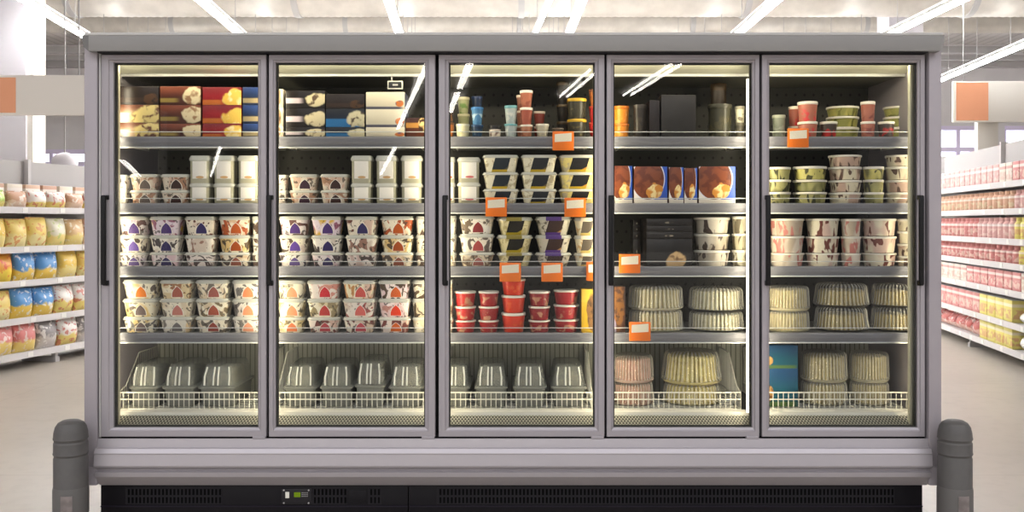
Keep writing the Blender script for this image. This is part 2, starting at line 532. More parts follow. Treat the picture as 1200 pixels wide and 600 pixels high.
# bumper
pr = [(513.5, .03), (514, -.005), (524.5, -.012), (526, -.04), (531.5, -.052), (533, -.050), (546, -.056), (548, -.052), (549.5, -.028), (552, -.026), (554, -.046), (559, -.040), (566, -.002), (568.5, .012), (568.5, .05)]
prof = [(y, pz(v, y)) for v, y in pr] + [(.09, pz(568, .09)), (.09, pz(513, .09))]
b = MB(); b.extr(prof, px(115.5, 0), px(1087, 0)); fpart(b, 'bumper_panel', M['bumper'])
# kick panels
KY = .03
for (u0, u1, slots) in ((118, 478, ((150, 258), (368, 405), (434, 445))), (479, 1081, ((515, 1046),))):
    b = MB(); b.rbox(px(u0, KY), px(u1, KY), KY, KY + .05, .02, pz(567, KY), .003); k = fpart(b, 'kick_panel', M['kick'])
    for (s0, s1) in slots:
        g = MB(); u = s0
        while u < s1:
            for (v0, v1) in ((573, 580), (582.5, 589.5)):
                g.box(px(u, KY), px(u + 2.3, KY), KY - .0025, KY + .0006, pz(v1, KY), pz(v0, KY))
            u += 4.45
        vg = MB(); vg.box(px(s0 - 3, KY), px(s1 + 2, KY), KY - .0015, KY + .001, pz(591, KY), pz(571.5, KY))
        g.build('vent_slots', M['slot'], k); vg.build('vent_grille', plain('grille_black', '18161b', .5, 0, .25), k)
    b = MB(); b.box(px(u0, KY), px(u1, KY), KY - .004, KY, pz(594, KY), pz(592.5, KY)); b.build('seam_lip', plain('lip_black', '1b1622', .5, 0, .25), k)
    if u0 < 200:
        b = MB(); b.rbox(px(330, KY), px(365, KY), KY - .006, KY, pz(590.5, KY), pz(572.5, KY), .001); b.build('control_panel', plain('control_black', '18161b', .4), k)
        b = MB(); b.rbox(px(335, KY), px(339.5, KY), KY - .011, KY - .006, pz(583, KY), pz(576, KY), .001); b.build('switch', M['white'], k)
        b = MB(); b.box(px(345, KY), px(352.5, KY), KY - .008, KY - .006, pz(582, KY), pz(576.5, KY)); b.build('display', M['green'], k)
        for (su, sv) in ((333, 574), (362, 574), (333, 589), (362, 589)):
            b = MB(); b.loft([[(px(su, KY) + .004 * math.cos(a * PI / 4), KY - y_, pz(sv, KY) + .004 * math.sin(a * PI / 4)) for a in range(8)] for y_ in (.006, .008)]); b.build('screw', M['steel'], k)
        b = MB()
        for i in range(4):
            for j in range(3): b.box(px(354 + i * 2, KY), px(355 + i * 2, KY), KY - .008, KY - .006, pz(577.5 + j * 2, KY), pz(576.6 + j * 2, KY))
        b.build('keypad', M['steel'], k)
        b = MB(); b.rbox(px(408, KY), px(430, KY), KY - .006, KY, pz(588, KY), pz(574, KY), .001); b.build('cover_plate', M['kick'], k)

# interior
XI0, XI1 = px(118, .1), px(1084, .1)
b = MB(); b.box(XI0, XI1, .752, .78, pz(402, .75), pz(95, .75)); fpart(b, 'back_panel', M['liner_dark'])
b = MB(); b.box(XI0, XI1, .745, .78, .40, pz(402, .75)); fpart(b, 'lower_back_panel', M['liner_rib'])
b = MB(); b.box(XI0, XI1, .25, .78, pz(88, .30), pz(88, .30) + .02); fpart(b, 'inner_ceiling', plain('inner_ceiling', '6c6b60', .5))
zl0, zl1 = pz(70, .085), pz(87, .26)
b = MB(); b.extr([(.085, zl0), (.26, zl1), (.26, zl1 + .02), (.085, zl0 + .05)], XI0, XI1); fpart(b, 'light_header', M['liner'])
b = MB(); b.rbox(XI0, XI1, .255, .275, zl1 - .012, zl1 + .003, .002); fpart(b, 'header_lip', M['rail_edge'])
for s_, u in ((-1, 118), (1, 1084)):
    b = MB(); b.box(px(u, .1), px(u, .1) + s_ * .015, .082, .78, .40, zT - .09); fpart(b, 'side_liner', M['side'])
zfl = .474
b = MB(); b.box(XI0, XI1, .16, .78, zfl - .03, zfl); fpart(b, 'floor_pan', M['pan'])
for d, (u0, u1) in enumerate(BAYX):
    b = MB(); zA, zB = pz(501, .085), pz(486, .155)
    b.extr([(.085, zA), (.155, zB), (.158, zB - .006), (.088, zA - .006)], px(u0, .1) - .02, px(u1, .1) + .02); fpart(b, 'return_grille', M['grille'])
b = MB(); b.extr([(.152, pz(486, .155) - .01), (.152, zfl + .004), (.205, zfl + .006), (.205, zfl - .004), (.16, zfl - .006), (.16, pz(486, .155) - .01)], XI0, XI1); fpart(b, 'grille_border', M['white'])
b = MB(); b.box(XI0, XI1, .082, .088, pz(516, .085), pz(501, .085) + .002); fpart(b, 'front_sill', M['liner'])
# lamps of the freezer
TUBES = [(127, .085), (313, .092), (512.5, .092), (709, .092), (877, .083), (893, .092), (1080, .085)]
for u, y in TUBES:
    b = MB(); b.tube([(px(u, y), y + .012, pz(484, y)), (px(u, y), y + .012, pz(92, y))], .0065, 8); fpart(b, 'light_tube', M['led'])
for u in (136, 1068.5):
    b = MB(); b.rbox(px(u - 2, .09), px(u + 2, .09), .088, .12, pz(500, .09), pz(76, .09), .002); fpart(b, 'edge_post', M['liner'])
for (u0, u1) in BAYX:
    b = MB(); b.tube([(px(u0 + 4, .1), .088, zl0 - .018), (px(u1 - 4, .1), .088, zl0 - .018)], .006, 8); fpart(b, 'header_tube', M['led'])

LED_L = 44.0


def led(x, y, z, size, size_y, d):
    l = bpy.data.lights.new('led_strip', 'AREA'); l.shape = 'RECTANGLE'; l.size = size; l.size_y = size_y
    l.energy = PI * size * size_y * LED_L; l.color = lin('fff1d2')
    o = bpy.data.objects.new('led_strip', l); COL.objects.link(o); o.parent = freezer
    o.location = Vector((x, y, z)) + FO; o.rotation_euler = Vector(d).to_track_quat('-Z', 'Y').to_euler()


za_, zb_ = pz(484, .09), pz(92, .09)
for u, y in TUBES:
    for sx in (-1, 1):
        if (u < 200 and sx < 0) or (u > 1000 and sx > 0) or (u == 877 and sx > 0) or (u == 893 and sx < 0): continue
        led(px(u, y) + sx * .009, y + .022, (za_ + zb_) / 2, .013, zb_ - za_, (sx * .86, .5, 0))
for (u0, u1) in BAYX: led(px((u0 + u1) / 2, .1), .097, zl0 - .024, px(u1, .1) - px(u0, .1) - .04, .012, (0, .6, -.8))

# doors
zD0, zD1, zG0, zG1 = pz(512, 0), pz(64, 0), pz(501.5, 0), pz(73, 0)
for d, (o0, o1, g0, g1) in enumerate(DOORS):
    X0, X1, A0, A1 = px(o0, 0), px(o1, 0), px(g0, .01), px(g1, .01)
    prof = [(0, .052), (0, .003), (.05, 0), (.62, 0), (.72, .006), (.97, .011), (1, .013), (1, .052)]
    rings = []
    for f, y in prof:
        x0, x1, z0, z1 = X0 + f * (A0 - X0), X1 + f * (A1 - X1), zD0 + f * (zG0 - zD0), zD1 + f * (zG1 - zD1)
        rings.append([(x0, y, z0), (x1, y, z0), (x1, y, z1), (x0, y, z1)])
    b = MB(); b.loft(rings + [rings[0]], False, False, False); dr = fpart(b, 'door', M['frame'])
    b = MB(); b.box(A0 - .002, A1 + .002, .022, .028, zG0 - .002, zG1 + .002); b.build('glass_pane', M['glass'], dr)
    b = MB()
    for (x0, x1, z0, z1) in ((A0, A0 + .006, zG0, zG1), (A1 - .006, A1, zG0, zG1), (A0 + .006, A1 - .006, zG0, zG0 + .006), (A0 + .006, A1 - .006, zG1 - .006, zG1)):
        b.box(x0, x1, .03, .05, z0, z1)
    b.build('gasket', plain('gasket_grey', '33322e', .7), dr)
    hs = [[121], [315], [521], [716], [900.5, 1080]][d]
    for hu in hs:
        x = px(hu, -.03); b = MB()
        b.rbox(x - .011, x + .011, -.036, -.018, pz(334, -.03), pz(229, -.03), .005, 3)
        b.rbox(x - .009, x + .015, -.02, .004, pz(234, -.03), pz(228.5, -.03), .003); b.rbox(x - .009, x + .015, -.02, .004, pz(335, -.03), pz(329, -.03), .003)
        b.build('handle', M['handle'], dr)
    if d != 4:
        b = MB(); hx = px(o1 - 2, 0); b.rbox(hx - .055, hx + .004, -.006, .02, zD0 - .012, zD0 + .004, .002); b.build('hinge', M['frame'], dr)

# shelves
SURF = []
for s, (v0, v1) in enumerate(RAILS): SURF.append(pz(v0, YR) - .004)
for d, (u0, u1) in enumerate(BAYX):
    for s, (v0, v1) in enumerate(RAILS):
        x0, x1 = px(u0 + 1.5, YR), px(u1 - 1.5, YR); z0, z1 = pz(v1, YR), pz(v0, YR)
        b = MB()
        b.box(x0, x1, YR + .012, .72, SURF[s] - .012, SURF[s])
        for k in range(24):
            y = YR + .05 + k * .022; b.box(x0 + .01, x1 - .01, y, y + .004, SURF[s] - .022, SURF[s] - .012)
        sh = fpart(b, 'shelf', M['shelf'])
        zs = [(.0, z1), (-.004, z1 - .002), (-.006, z1 - .2 * (z1 - z0)), (-.004, z1 - .55 * (z1 - z0)), (.006, z1 - .9 * (z1 - z0)), (.006, z0), (.014, z0), (.014, z1)]
        b = MB(); b.extr([(YR + y, z) for y, z in zs], x0, x1); b.build('price_rail', M['rail'], sh)
        b = MB(); b.rbox(x0, x1, YR + .0, YR + .016, z0 - .006, z0, .001); b.build('rail_edge', M['rail_edge'], sh)
        zg = z1 + 5.6 / 244
        b = MB(); b.tube([(x0, YR + .006, zg), (x1, YR + .006, zg)], .0022)
        for x in (x0 + .004, x1 - .004): b.tube([(x, YR + .006, z1 - .004), (x, YR + .006, zg)], .002)
        b.build('guard_wire', M['rail_edge'], sh)
        if s < 2:
            b = MB(); zu = SURF[s] - .045
            b.tube([(x0 + .05, .42, SURF[s] - .012), (x0 + .05, .42, zu), (x0 + .05, .24, zu), (x1 - .05, .24, zu), (x1 - .05, .42, zu), (x1 - .05, .42, SURF[s] - .012)], .003)
            b.tube([(x0 + .09, .24, zu), (x0 + .09, .24, SURF[s] - .013)], .003); b.tube([(x1 - .09, .24, zu), (x1 - .09, .24, SURF[s] - .013)], .003)
            b.build('under_rack', M['underwire'], sh)

# wire baskets in the bottom
for d, (u0, u1) in enumerate(BAYX):
    yb0, yb1 = .21, .715
    x0, x1 = px(u0 + 2, yb0) + .004, px(u1 - 2, yb0) - .004
    if d == 3: x1 = px(868, yb0)
    if d == 2: x1 = px(694, yb0)
    bk = empty('wire_basket', ((x0 + x1) / 2, yb0, zfl))
    tag(bk, 'white wire basket at the bottom behind the %s freezer door' % DN[d], 'basket', 'white wire baskets in the freezer bottom')
    W = (x1 - x0) / 2; hF = pz(460, yb0) - zfl; hM = pz(468, yb0) - zfl
    dd = yb1 - yb0
    b = MB()
    for h, r in ((hF, .0035), (hM, .003), (.006, .003)): b.tube([(-W, 0, h), (W, 0, h)], r)
    n = int(2 * W / .0245)
    for i in range(n + 1):
        x = -W + 2 * W * i / n; b.tube([(x, -.001, .006), (x, -.001, hF)], .002, 5)
    b.build('front_panel', M['wire'], bk)
    hB = .25
    for sx in (-1, 1):
        b = MB(); X = sx * W
        b.tube([(X, .003, hF), (X, .09, hF + .02), (X, .26, hB), (X, dd, hB), (X, dd, .006), (X, .003, .006)], .0035)
        b.tube([(X, .003, hM), (X, dd, hM)], .0025)
        for i in range(1, 20):
            y = dd * i / 20; zt = hF + .02 * y / .09 if y < .09 else (hF + .02 + (hB - hF - .02) * (y - .09) / .17 if y < .26 else hB)
            b.tube([(X, y, .006), (X, y, zt)], .002, 5)
        b.build('side_panel', M['wire'], bk)
    b = MB()
    for i in range(1, 14): b.tube([(-W, dd * i / 14, .004), (W, dd * i / 14, .004)], .0025, 5)
    for i in range(9): b.tube([(-W + 2 * W * i / 8, 0, .006), (-W + 2 * W * i / 8, dd, .006)], .002, 5)
    b.build('base_panel', M['wire'], bk)
ZB = zfl + .009

# ------------------------------------------------------------------ products
PROTO = {}


def proto(key, name, builder):
    if key not in PROTO:
        r = empty(name, (0, 0, -50)); builder(r); KIDS[r.name] = list(r.children); PROTO[key] = [r, False]
        r.location.z = 0
    r, used = PROTO[key]
    if not used: PROTO[key][1] = True; return r
    c = dup(r); KIDS[c.name] = list(c.children); return c


def q(x, s=.002): return max(s, round(x / s) * s)


def b_tub(w, h, e=5, taper=.80, dep=.78, lid='lid', mat='tub', lidh=.2, lipw=1.0, tab=None):
    def f(r):
        a, d = w / 2, w / 2 * dep; hl = h * lidh
        b = MB(); m = h - hl * .7
        b.loft([ring(a * taper * .96, d * taper * .96, 0, 36, e), ring(a * taper, d * taper, .004, 36, e), ring(a * (taper + (1 - taper) * .85) * .975, d * (taper + (1 - taper) * .85) * .975, m, 36, e)])
        b.build('tub', M[mat], r)
        b = MB(); z = h - hl
        b.loft([ring(a * .985, d * .985, z, 36, e), ring(a, d, z + hl * .12, 36, e), ring(a, d, z + hl * .45, 36, e), ring(a * .955, d * .955, z + hl * .52, 36, e), ring(a * .94, d * .94, h - .0015, 36, e), ring(a * .91, d * .91, h, 36, e)])
        b.build('lid', M[lid], r)
        if tab:
            b = MB(); b.rbox(-a * .45, a * .40, -d - .002, -d + .004, z - .002, h, .0008); b.build('lid_tab', M['obj_plain'], r)
    return f


def b_label(w, h, dep=.9):
    def f(r):
        a, d = w / 2, w / 2 * dep; hl = h * .2
        b = MB(); b.loft([ring(a * .84, d * .84, 0, 36, 6), ring(a * .88, d * .88, .004, 36, 6), ring(a * .9, d * .9, h - hl, 36, 6)]); b.build('tub', M['clear_tub'], r)
        b = MB(); z = h - hl
        b.loft([ring(a * .92, d * .92, z, 36, 5), ring(a, d, z + hl * .2, 36, 5), ring(a, d, z + hl * .5, 36, 5), ring(a * .92, d * .92, z + hl * .8, 36, 5), ring(a * .88, d * .88, h, 36, 5)]); b.build('lid', M['lid'], r)
        b = MB(); b.rbox(-a * .6, a * .66, -d * .9 - .003, -d * .9 + .004, h * .16, h * .80, .001); b.build('label_sheet', M['paper'], r)
        b = MB(); n = 16
        b.loft([[(a * .08 + a * .36 * math.cos(t * 2 * PI / n), y, h * .215 + h * .045 * math.sin(t * 2 * PI / n)) for t in range(n)] for y in (-d * .9 - .0045, -d * .9 - .001)])
        b.build('label_picture', M['obj_plain'], r)
    return f


def b_round(w, h, taper=.85, mat='swirl', lid='white_lid', lidh=.16, rim=1.0):
    def f(r):
        a = w / 2; hl = h * lidh; b = MB()
        b.loft([ring(a * taper * .95, a * taper * .95, 0, 40), ring(a * taper, a * taper, .003, 40), ring(a * .95, a * .95, h - hl * .7, 40)]); b.build('tub', M[mat], r)
        b = MB(); z = h - hl
        b.loft([ring(a * .97, a * .97, z, 40), ring(a, a, z + hl * .15, 40), ring(a, a, z + hl * .8, 40), ring(a * .97, a * .97, h - .0008, 40), ring(a * .9, a * .9, h - .0008, 40), ring(a * .88, a * .88, h - hl * .35, 40)])
        b.build('lid', M[lid], r)
    return f


def b_cake(w, h, clear_tray=False, fill=.86, top=.86):
    def f(r):
        a = w / 2; n = 320; b = MB(); tz = h * .10

        def rib(rad, z, amp): return [(rad * (1 + amp * math.cos(40 * 2 * PI * i / n)) * math.cos(2 * PI * i / n), rad * (1 + amp * math.cos(40 * 2 * PI * i / n)) * math.sin(2 * PI * i / n), z) for i in range(n)]
        b.loft([ring(a * .84, a * .84, 0, 48), ring(a * .9, a * .9, .003, 48), ring(a * .98, a * .98, tz, 48), ring(a * .93, a * .93, tz, 48), ring(a * .86, a * .86, tz * .45, 48)])
        b.build('tray', M['obj_plain'], r)
        b = MB(); ac = a * .82
        b.loft([rib(ac * .98, tz * .5, .03), rib(ac, tz, .03), rib(ac * (top + .08), h * (fill - .05), .03), rib(ac * (top + .0), h * fill, .02)]); b.build('cake', M['food'], r)
        b = MB(); z0 = tz + .001
        b.loft([ring(a * .985, a * .985, z0, n), ring(a, a, z0 + .003, n), ring(a * .985, a * .985, z0 + .008, n), rib(a * .955, z0 + .012, .024), rib(a * (top + .02), h * .86, .024), rib(a * (top - .03), h * .95, .018), rib(a * (top - .10), h * .995, .008), ring(a * (top - .16), a * (top - .16), h, n)], False, True)
        b.build('dome_lid', M['dome'], r)
    return f


def b_loaf(w, h, L):
    def f(r):
        a, d = w / 2, L / 2; hm = h * .46
        b = MB(); b.loft([rrect(a * .80, d - .02, 0, .015), rrect(a * .82, d - .018, .004, .017), rrect(a * .90, d - .008, hm - .004, .02), rrect(a, d, hm - .004, .022), rrect(a, d, hm + .002, .022)]); b.build('tray', M['loaf_tray'], r)
        b = MB(); b.rbox(-a * .62, a * .62, -d + .035, d - .035, .01, h * .84, .02, 3); b.build('dessert', M['food'], r)
        b = MB(); b.loft([rrect(a, d, hm + .002, .022), rrect(a, d, hm + .008, .022), rrect(a * .88, d - .012, hm + .010, .022), rrect(a * .84, d - .02, hm + .5 * (h - hm), .024), rrect(a * .74, d - .038, h - .006, .024), rrect(a * .68, d - .05, h, .022)], False, True)
        b.build('dome_lid', M['loaf'], r)
        b = MB()
        for k in (-.66, -.2, .04, .62):
            b.tube([(a * k, -d + .010, hm + .012), (a * k, -d + .017, hm + .5 * (h - hm)), (a * k * .88, -d + .034, h - .01)], .0042, 6)
        b.build('highlight_strips', M['painted_glint'], r)  # whitish tubes stand in for vertical highlights on the lid
    return f


def b_carton(w, h, dep, mat):
    def f(r):
        b = MB(); b.rbox(-w / 2, w / 2, -dep / 2, dep / 2, 0, h - .0008, .0015, 2); o = b.build('box', mat, r)
        b = MB(); b.box(-w / 2 + .004, w / 2 - .004, -dep / 2 + .02, dep / 2 - .02, h - .0008, h); b.build('top_flap', mat, r)
    return f


LAYER = {1: [''], 2: ['upper', 'lower'], 3: ['top', 'middle', 'bottom'], 4: ['topmost', 'second', 'third', 'bottom']}
ORD = ['first', 'second', 'third', 'fourth', 'fifth', 'sixth', 'seventh', 'eighth', 'ninth', 'tenth', 'eleventh', 'twelfth', 'thirteenth', 'fourteenth', 'fifteenth', 'sixteenth', 'seventeenth', 'eighteenth', 'nineteenth', 'twentieth', 'farthest']
STACKS = []


def stack(door, shelf, u0, u1, tops, name, cat, kind, items, y0=None, group=None, rz=0, **kw):
    """items: one dict per layer from the top: look (words), col, base, ink, wash, food; tops: photo rows of the layer tops"""
    STACKS.append((door, shelf, u0, u1, tops, name, cat, kind, items, y0, group, rz, kw))


def flush():
    cnt = {}
    order = {}
    for i, S in enumerate(STACKS): order.setdefault((S[0], S[1]), []).append((S[2] + S[3], i))
    rank = {}
    for k, L in order.items():
        for r_, (_, i) in enumerate(sorted(L)): rank[i] = r_
    for i, (door, shelf, u0, u1, tops, name, cat, kind, items, y0, group, rz, kw) in enumerate(STACKS):
        yf = (y0 + .05) if y0 is not None else (.175 if shelf < 4 else .26)
        w0 = (u1 - u0) * (D0 + yf) / F
        if kind in ('round', 'cup', 'cake'): w = q(w0 * (D0 + yf + .0) / (D0 + yf)); dep = w
        elif kind == 'loaf': w = q(w0); dep = kw.get('L', .40)
        elif kind == 'carton': w = q(w0); dep = kw.get('dep', .16)
        elif kind == 'label': w = q(w0); dep = w * .9
        else: w = q(w0); dep = w * kw.get('dep', .78)
        yc = yf + dep / 2
        yw = yc if kind in ('round', 'cup', 'cake') else yf
        if kind in ('round', 'cup', 'cake'): w = q((u1 - u0) * (D0 + yc) / F - .005)
        xc = px((u0 + u1) / 2, yw)
        base = SURF[shelf] if shelf < 4 else ZB
        zs = [pz(v, yf if kind not in ('cake',) else yf + .02) for v in tops] + [base]
        n = len(tops); z = base
        for L in range(n - 1, -1, -1):
            h = q(zs[L] - z, .002)
            it = items[L] if isinstance(items, list) else items
            wk, K = kw, dict(kw)
            if kind == 'tub': bd = b_tub(w, h, kw.get('e', 5), kw.get('taper', .80), kw.get('dep', .78), kw.get('lid', 'lid'), kw.get('mat', 'tub'), kw.get('lidh', .2), 1, kw.get('tab'))
            elif kind == 'label': bd = b_label(w, h)
            elif kind in ('round', 'cup'): bd = b_round(w, h, kw.get('taper', .85), kw.get('mat', 'swirl'), kw.get('lid', 'white_lid'), kw.get('lidh', .16))
            elif kind == 'cake': bd = b_cake(w, h, fill=kw.get('fill', .87), top=kw.get('top', .86))
            elif kind == 'loaf': bd = b_loaf(w, h, dep)
            elif kind == 'carton': bd = b_carton(w, h, dep, it['mat'])
            key = (kind, name, w, h, round(dep, 3), str(sorted(kw.items())), it['mat'].name if kind == 'carton' else '')
            o = proto(key, name, bd)
            o.location = (xc, yc, z); o.rotation_euler.z = rz
            rnd = random.Random(i * 10 + L)
            if kind in ('tub', 'round', 'cake', 'label') and shelf != 4: o.rotation_euler.z = rz + rnd.uniform(-.03, .03)
            for ch in KIDS[o.name]:
                for a in ('base', 'ink', 'wash', 'food'):
                    if a in it: ch[a] = list(lin(it[a]))
                if 'col' in it:
                    ch.color = (*lin(it['col']), it.get('mark', 1.0))
                base_name = ch.name.split('.')[0]
                if base_name == 'tray' and kind == 'cake': ch.color = (*lin(it.get('tray', '1b1a17')), 1)
                if base_name == 'lid_tab': ch.color = (*lin(it['tabc']), 1)
                if base_name == 'lid' and 'lidc' in it and kw.get('lid') == 'obj_plain': ch.color = (*lin(it['lidc']), 1)
            lay = LAYER[n][L]
            where = 'top shelf' if shelf == 0 else ('%s shelf' % SN[shelf] if shelf < 4 else 'bottom basket')
            unit = ORD[rank[i]]
            if n > 1: lb = '%s, %s in %s stack, %s, %s door' % (it['look'], lay, unit, where, DN[door])
            else: lb = '%s, %s from the left, %s, %s door' % (it['look'], unit, where, DN[door])
            tag(o, lb, cat, group or '%ss on the %s, %s door' % (name.replace('_', ' '), where, DN[door]))
            z += h


EXEC_PRODUCTS = True
CR = dict(base='eae2cf', ink='8a6a50', wash='d9cbb4')


def T(oval, look, base='eae2cf', ink='7d5f4c', wash='d8c8b2', mark=1.0):
    return dict(col=oval, look=look, base=base, ink=ink, wash=wash, mark=mark)


PU, NV, OR, GB, TE, PC, RD, SA, CRM = '4d3273', '332a5e', 'b5551f', '6a5a58', 'a5543c', 'e0895c', 'c03a2c', 'd06a5e', 'b5283a'
# --- doors 1 and 2, second shelf
for d, dx in ((0, 0), (1, 187.5)):
    stack(d, 1, 138 + dx if d == 0 else 324, 148.5 + dx if d == 0 else 336, [205, 223], 'ice_cream_tub', 'ice cream tub', 'tub',
          [T('2b2320', 'grey marbled tub at the shelf end', 'cfc9bb', '3f3833', 'b7ab9e', 0)] * 2, dep=1.2)
    a = 150 if d == 0 else 337.5
    for k, (c0, lk) in enumerate((('62564f' if d == 0 else '3a2230', 'pale tub with %s oval' % ('grey' if d == 0 else 'plum')), ('3a221e', 'brownish tub with dark oval'))):
        stack(d, 1, a + 36.5 * k, a + 34 + 36.5 * k, [204, 222.5], 'ice_cream_tub', 'ice cream tub', 'tub',
              [T(c0, lk, 'd9cdb9', 'a77e63', 'cfae98'), T(c0, lk, 'd9cdb9', 'a77e63', 'cfae98')])
    a = 220 if d == 0 else 410
    for k in range(3):
        s0 = a + k * (28.4 if d == 0 else 29.3)
        stack(d, 1, s0, s0 + 26, [182.5, 214.5], 'dessert_tub', 'dessert tub', 'label', dict(look='tall pale tub with blank white label', col='c8a06c'))
# --- third shelf of doors 1 and 2
for d, cols in ((0, [(137, 171), (173, 211), (214, 252), (254, 293), (294.5, 306)]), (1, [(325, 361), (363, 400.5), (403, 442.5), (444.5, 485), (486.5, 502)])):
    sets = [[T(PU, 'lilac tub with purple oval', 'e6dcd6', '6b4a44', 'cdb4c0'), T('5b4191', 'cream tub with violet oval', 'eee4cc', '574b40', 'dcc8b8'), T('5d4a86', 'white tub with faded purple oval', 'e8e0d6', '4d4147', 'cfc2c9')],
            [T(PU, 'yellow and lilac tub with purple oval', 'e2d2da', '9a5d74', 'dfb54a'), T(NV, 'white marbled tub with navy oval', 'eae4d8', '4a4340', 'd6cabb'), T(NV, 'pinkish tub with navy oval', 'e8dcd8', '47393c', 'd9bcc0')],
            [T(NV, 'marbled tub with navy oval', 'e8ddc9', '6e3f33', 'd5b7a6'), T(NV, 'plain swirled tub without oval', 'ece3d4', '9d7767', 'd6c6b5', 0), T(NV, 'dark streaked tub without oval', 'e6dad0', '4c3a36', 'cfb4a8', 0)],
            [T(OR, 'orange marbled tub with orange oval', 'ece2cb', 'b0572e', 'd9b795'), T('9f4a1c', 'cream tub with rust oval', 'eae0c2', '5c4c38', 'dcbd80'), T('8a4a33', 'spotted tub with brown oval', 'e8dcc4', '4f4034', 'd3b48a')],
            [T(OR, 'cream speckled tub beside the door edge', 'ece2cc', '5d4b3e', 'd8c8a6', 0)] * 3]
    for k, (a0, a1) in enumerate(cols):
        stack(d, 2, a0, a1, [253.5, 275.5, 296], 'ice_cream_tub', 'ice cream tub', 'tub', sets[k], dep=.78 if k < 4 else 1.6)
# --- fourth shelf of doors 1 and 2
sets0 = [[T('e07a1c', 'white tub with bright orange oval', 'ece4cc', '5d5248', 'd9c184'), T(GB, 'cream tub with grey brown oval', 'ece4ca', '5a4a3c', 'dcc07c'), T(GB, 'yellowish tub with grey oval', 'eae2cb', '6b6660', 'd9bf80')],
         [T('a85a48', 'cream tub with brick oval', 'ebe2c8', 'a0704a', 'd8c49a'), T('c07a6c', 'cream tub with dusty pink oval', 'ebe3cd', '7e7668', 'd9c9ac'), T('75706c', 'pale tub with grey oval', 'e6dfcf', '837b70', 'd8bd90')],
         [T('9c5446', 'spotted tub with brown red oval', 'e8dfc8', '6b6258', 'd8c6a6'), T('a5492e', 'cream tub with rust red oval', 'ece4cd', '7e6c4c', 'd6c3a0'), T('94402f', 'cream tub with maroon oval', 'e9e0ca', '665c50', 'd6c4a8')],
         [T('e38a5c', 'grey veined tub with peach oval', 'e9e1d1', '6f6a66', 'd5cabd'), T('e5936a', 'pale tub with light peach oval', 'e9e2d4', '77716b', 'd8cdc2'), T('e79c78', 'white tub with pale peach oval', 'ede6d8', '7f786f', 'dcd0c0')]]
for k, (a0, a1) in enumerate([(141, 183), (184.5, 225), (226.5, 268), (270, 306)]):
    stack(0, 3, a0, a1, [328, 350.5, 371.5], 'ice_cream_tub', 'ice cream tub', 'tub', sets0[k])
sets1 = [[T('e3966e', 'cream tub with peach oval', 'eee6cc', 'a9a08a', 'e0d2ae'), T('e08e66', 'yellow cream tub with peach oval', 'eee6cc', 'b8a372', 'e0cf9e'), T('e08050', 'cream tub with orange peach oval', 'eae0c2', '8f7f58', 'dcc890')],
         [T('cc2a34', 'pink marbled tub with crimson oval', 'eee2d8', 'd49080', 'e2bfae'), T('c03c38', 'cream tub with red oval', 'ece4cc', '9a8a66', 'd9c9a2'), T('c04a50', 'brown marbled tub with rose oval', 'ecdfd2', '7a443c', 'd8b4a2')],
         [T('d2564c', 'golden tub with salmon red oval', 'eae0c0', 'c48a50', 'd8b6a2'), T('dc6a62', 'pink white tub with salmon oval', 'eadfd4', 'a55a54', 'd6c3b4'), T('c85058', 'dark marbled tub with rose oval', 'eadfce', '6e3c36', 'd6c0a8')],
         [T('d05a10', 'black streaked tub with orange oval', 'efe2dc', '54402c', 'e4c8cc'), T('ea3c12', 'pink white tub with scarlet oval', 'f0e2de', 'c4877a', 'e6c6c2'), T('d8620f', 'pink marbled tub with amber oval', 'ecdcd0', '7d3f38', 'dcb8a8')],
         [T(OR, 'speckled tub beside the door edge', 'ece2c8', '5d4b36', 'd8c8a6', 0)] * 3]
for k, (a0, a1) in enumerate([(323, 356.5), (358, 398), (400, 440.5), (442, 481), (482.5, 502)]):
    stack(1, 3, a0, a1, [328.5, 350.5, 372], 'ice_cream_tub', 'ice cream tub', 'tub', sets1[k], dep=.8 if k < 4 else 1.5)
# --- top shelf cartons, doors 1 and 2
CM = [carton_print('carton_choc', '1d130e', '4a3018', '33231a', '120b08', (.8, .3, .2)),
      carton_print('carton_cream', 'b59a7c', 'd0bd78', 'd8d2cc', '5b3018', (.72, .35, .42), (.0, .55, .22), '6a3a1e', '5a3a20'),
      carton_print('carton_brown', '42190a', 'cfc09c', '94803c', '8d6a4a', (.84, .45, .30), (.14, .36, .42), '6d3214'),
      carton_print('carton_red', '8c1018', 'd9b34c', 'c06a24', 'e6d39a', (.86, .34, .34), (.0, .28, .5), '6e0a10'),
      carton_print('carton_navy', '16243f', '8a7a52', '9c8c66', '20304c', (1.4, .3, .2), (.12, .38, .9), '1c3466'),
      carton_print('carton_night', '120b09', 'd9cba2', 'cbbcc0', '5c4630', (.78, .45, .28), (.28, .58, .40), '160e0c'),
      carton_print('carton_blue', '0e1c30', 'cdc4a0', '2470a8', '4a3a2c', (.84, .4, .32), (.0, .45, .9), '0a0f16'),
      carton_print('carton_white', 'd6cdb4', 'c8702e', '2a3156', '5c4f66', (.88, .32, .13), (.0, .14, .95), 'dad2ba', '2a2f4c'),
      carton_print('carton_strip', 'cbbba2', '9c7a58', 'b79878', '5c4630', (.5, .5, .3), (.0, .2, .5), 'd9cdb6'),
      carton_print('carton_toffee', '5a2a10', 'd8b878', 'c48a3a', '3a2010', (.8, .62, .26), (.5, .75, .6), '3a1a0a')]


def C(i, look): return dict(mat=CM[i], look=look)


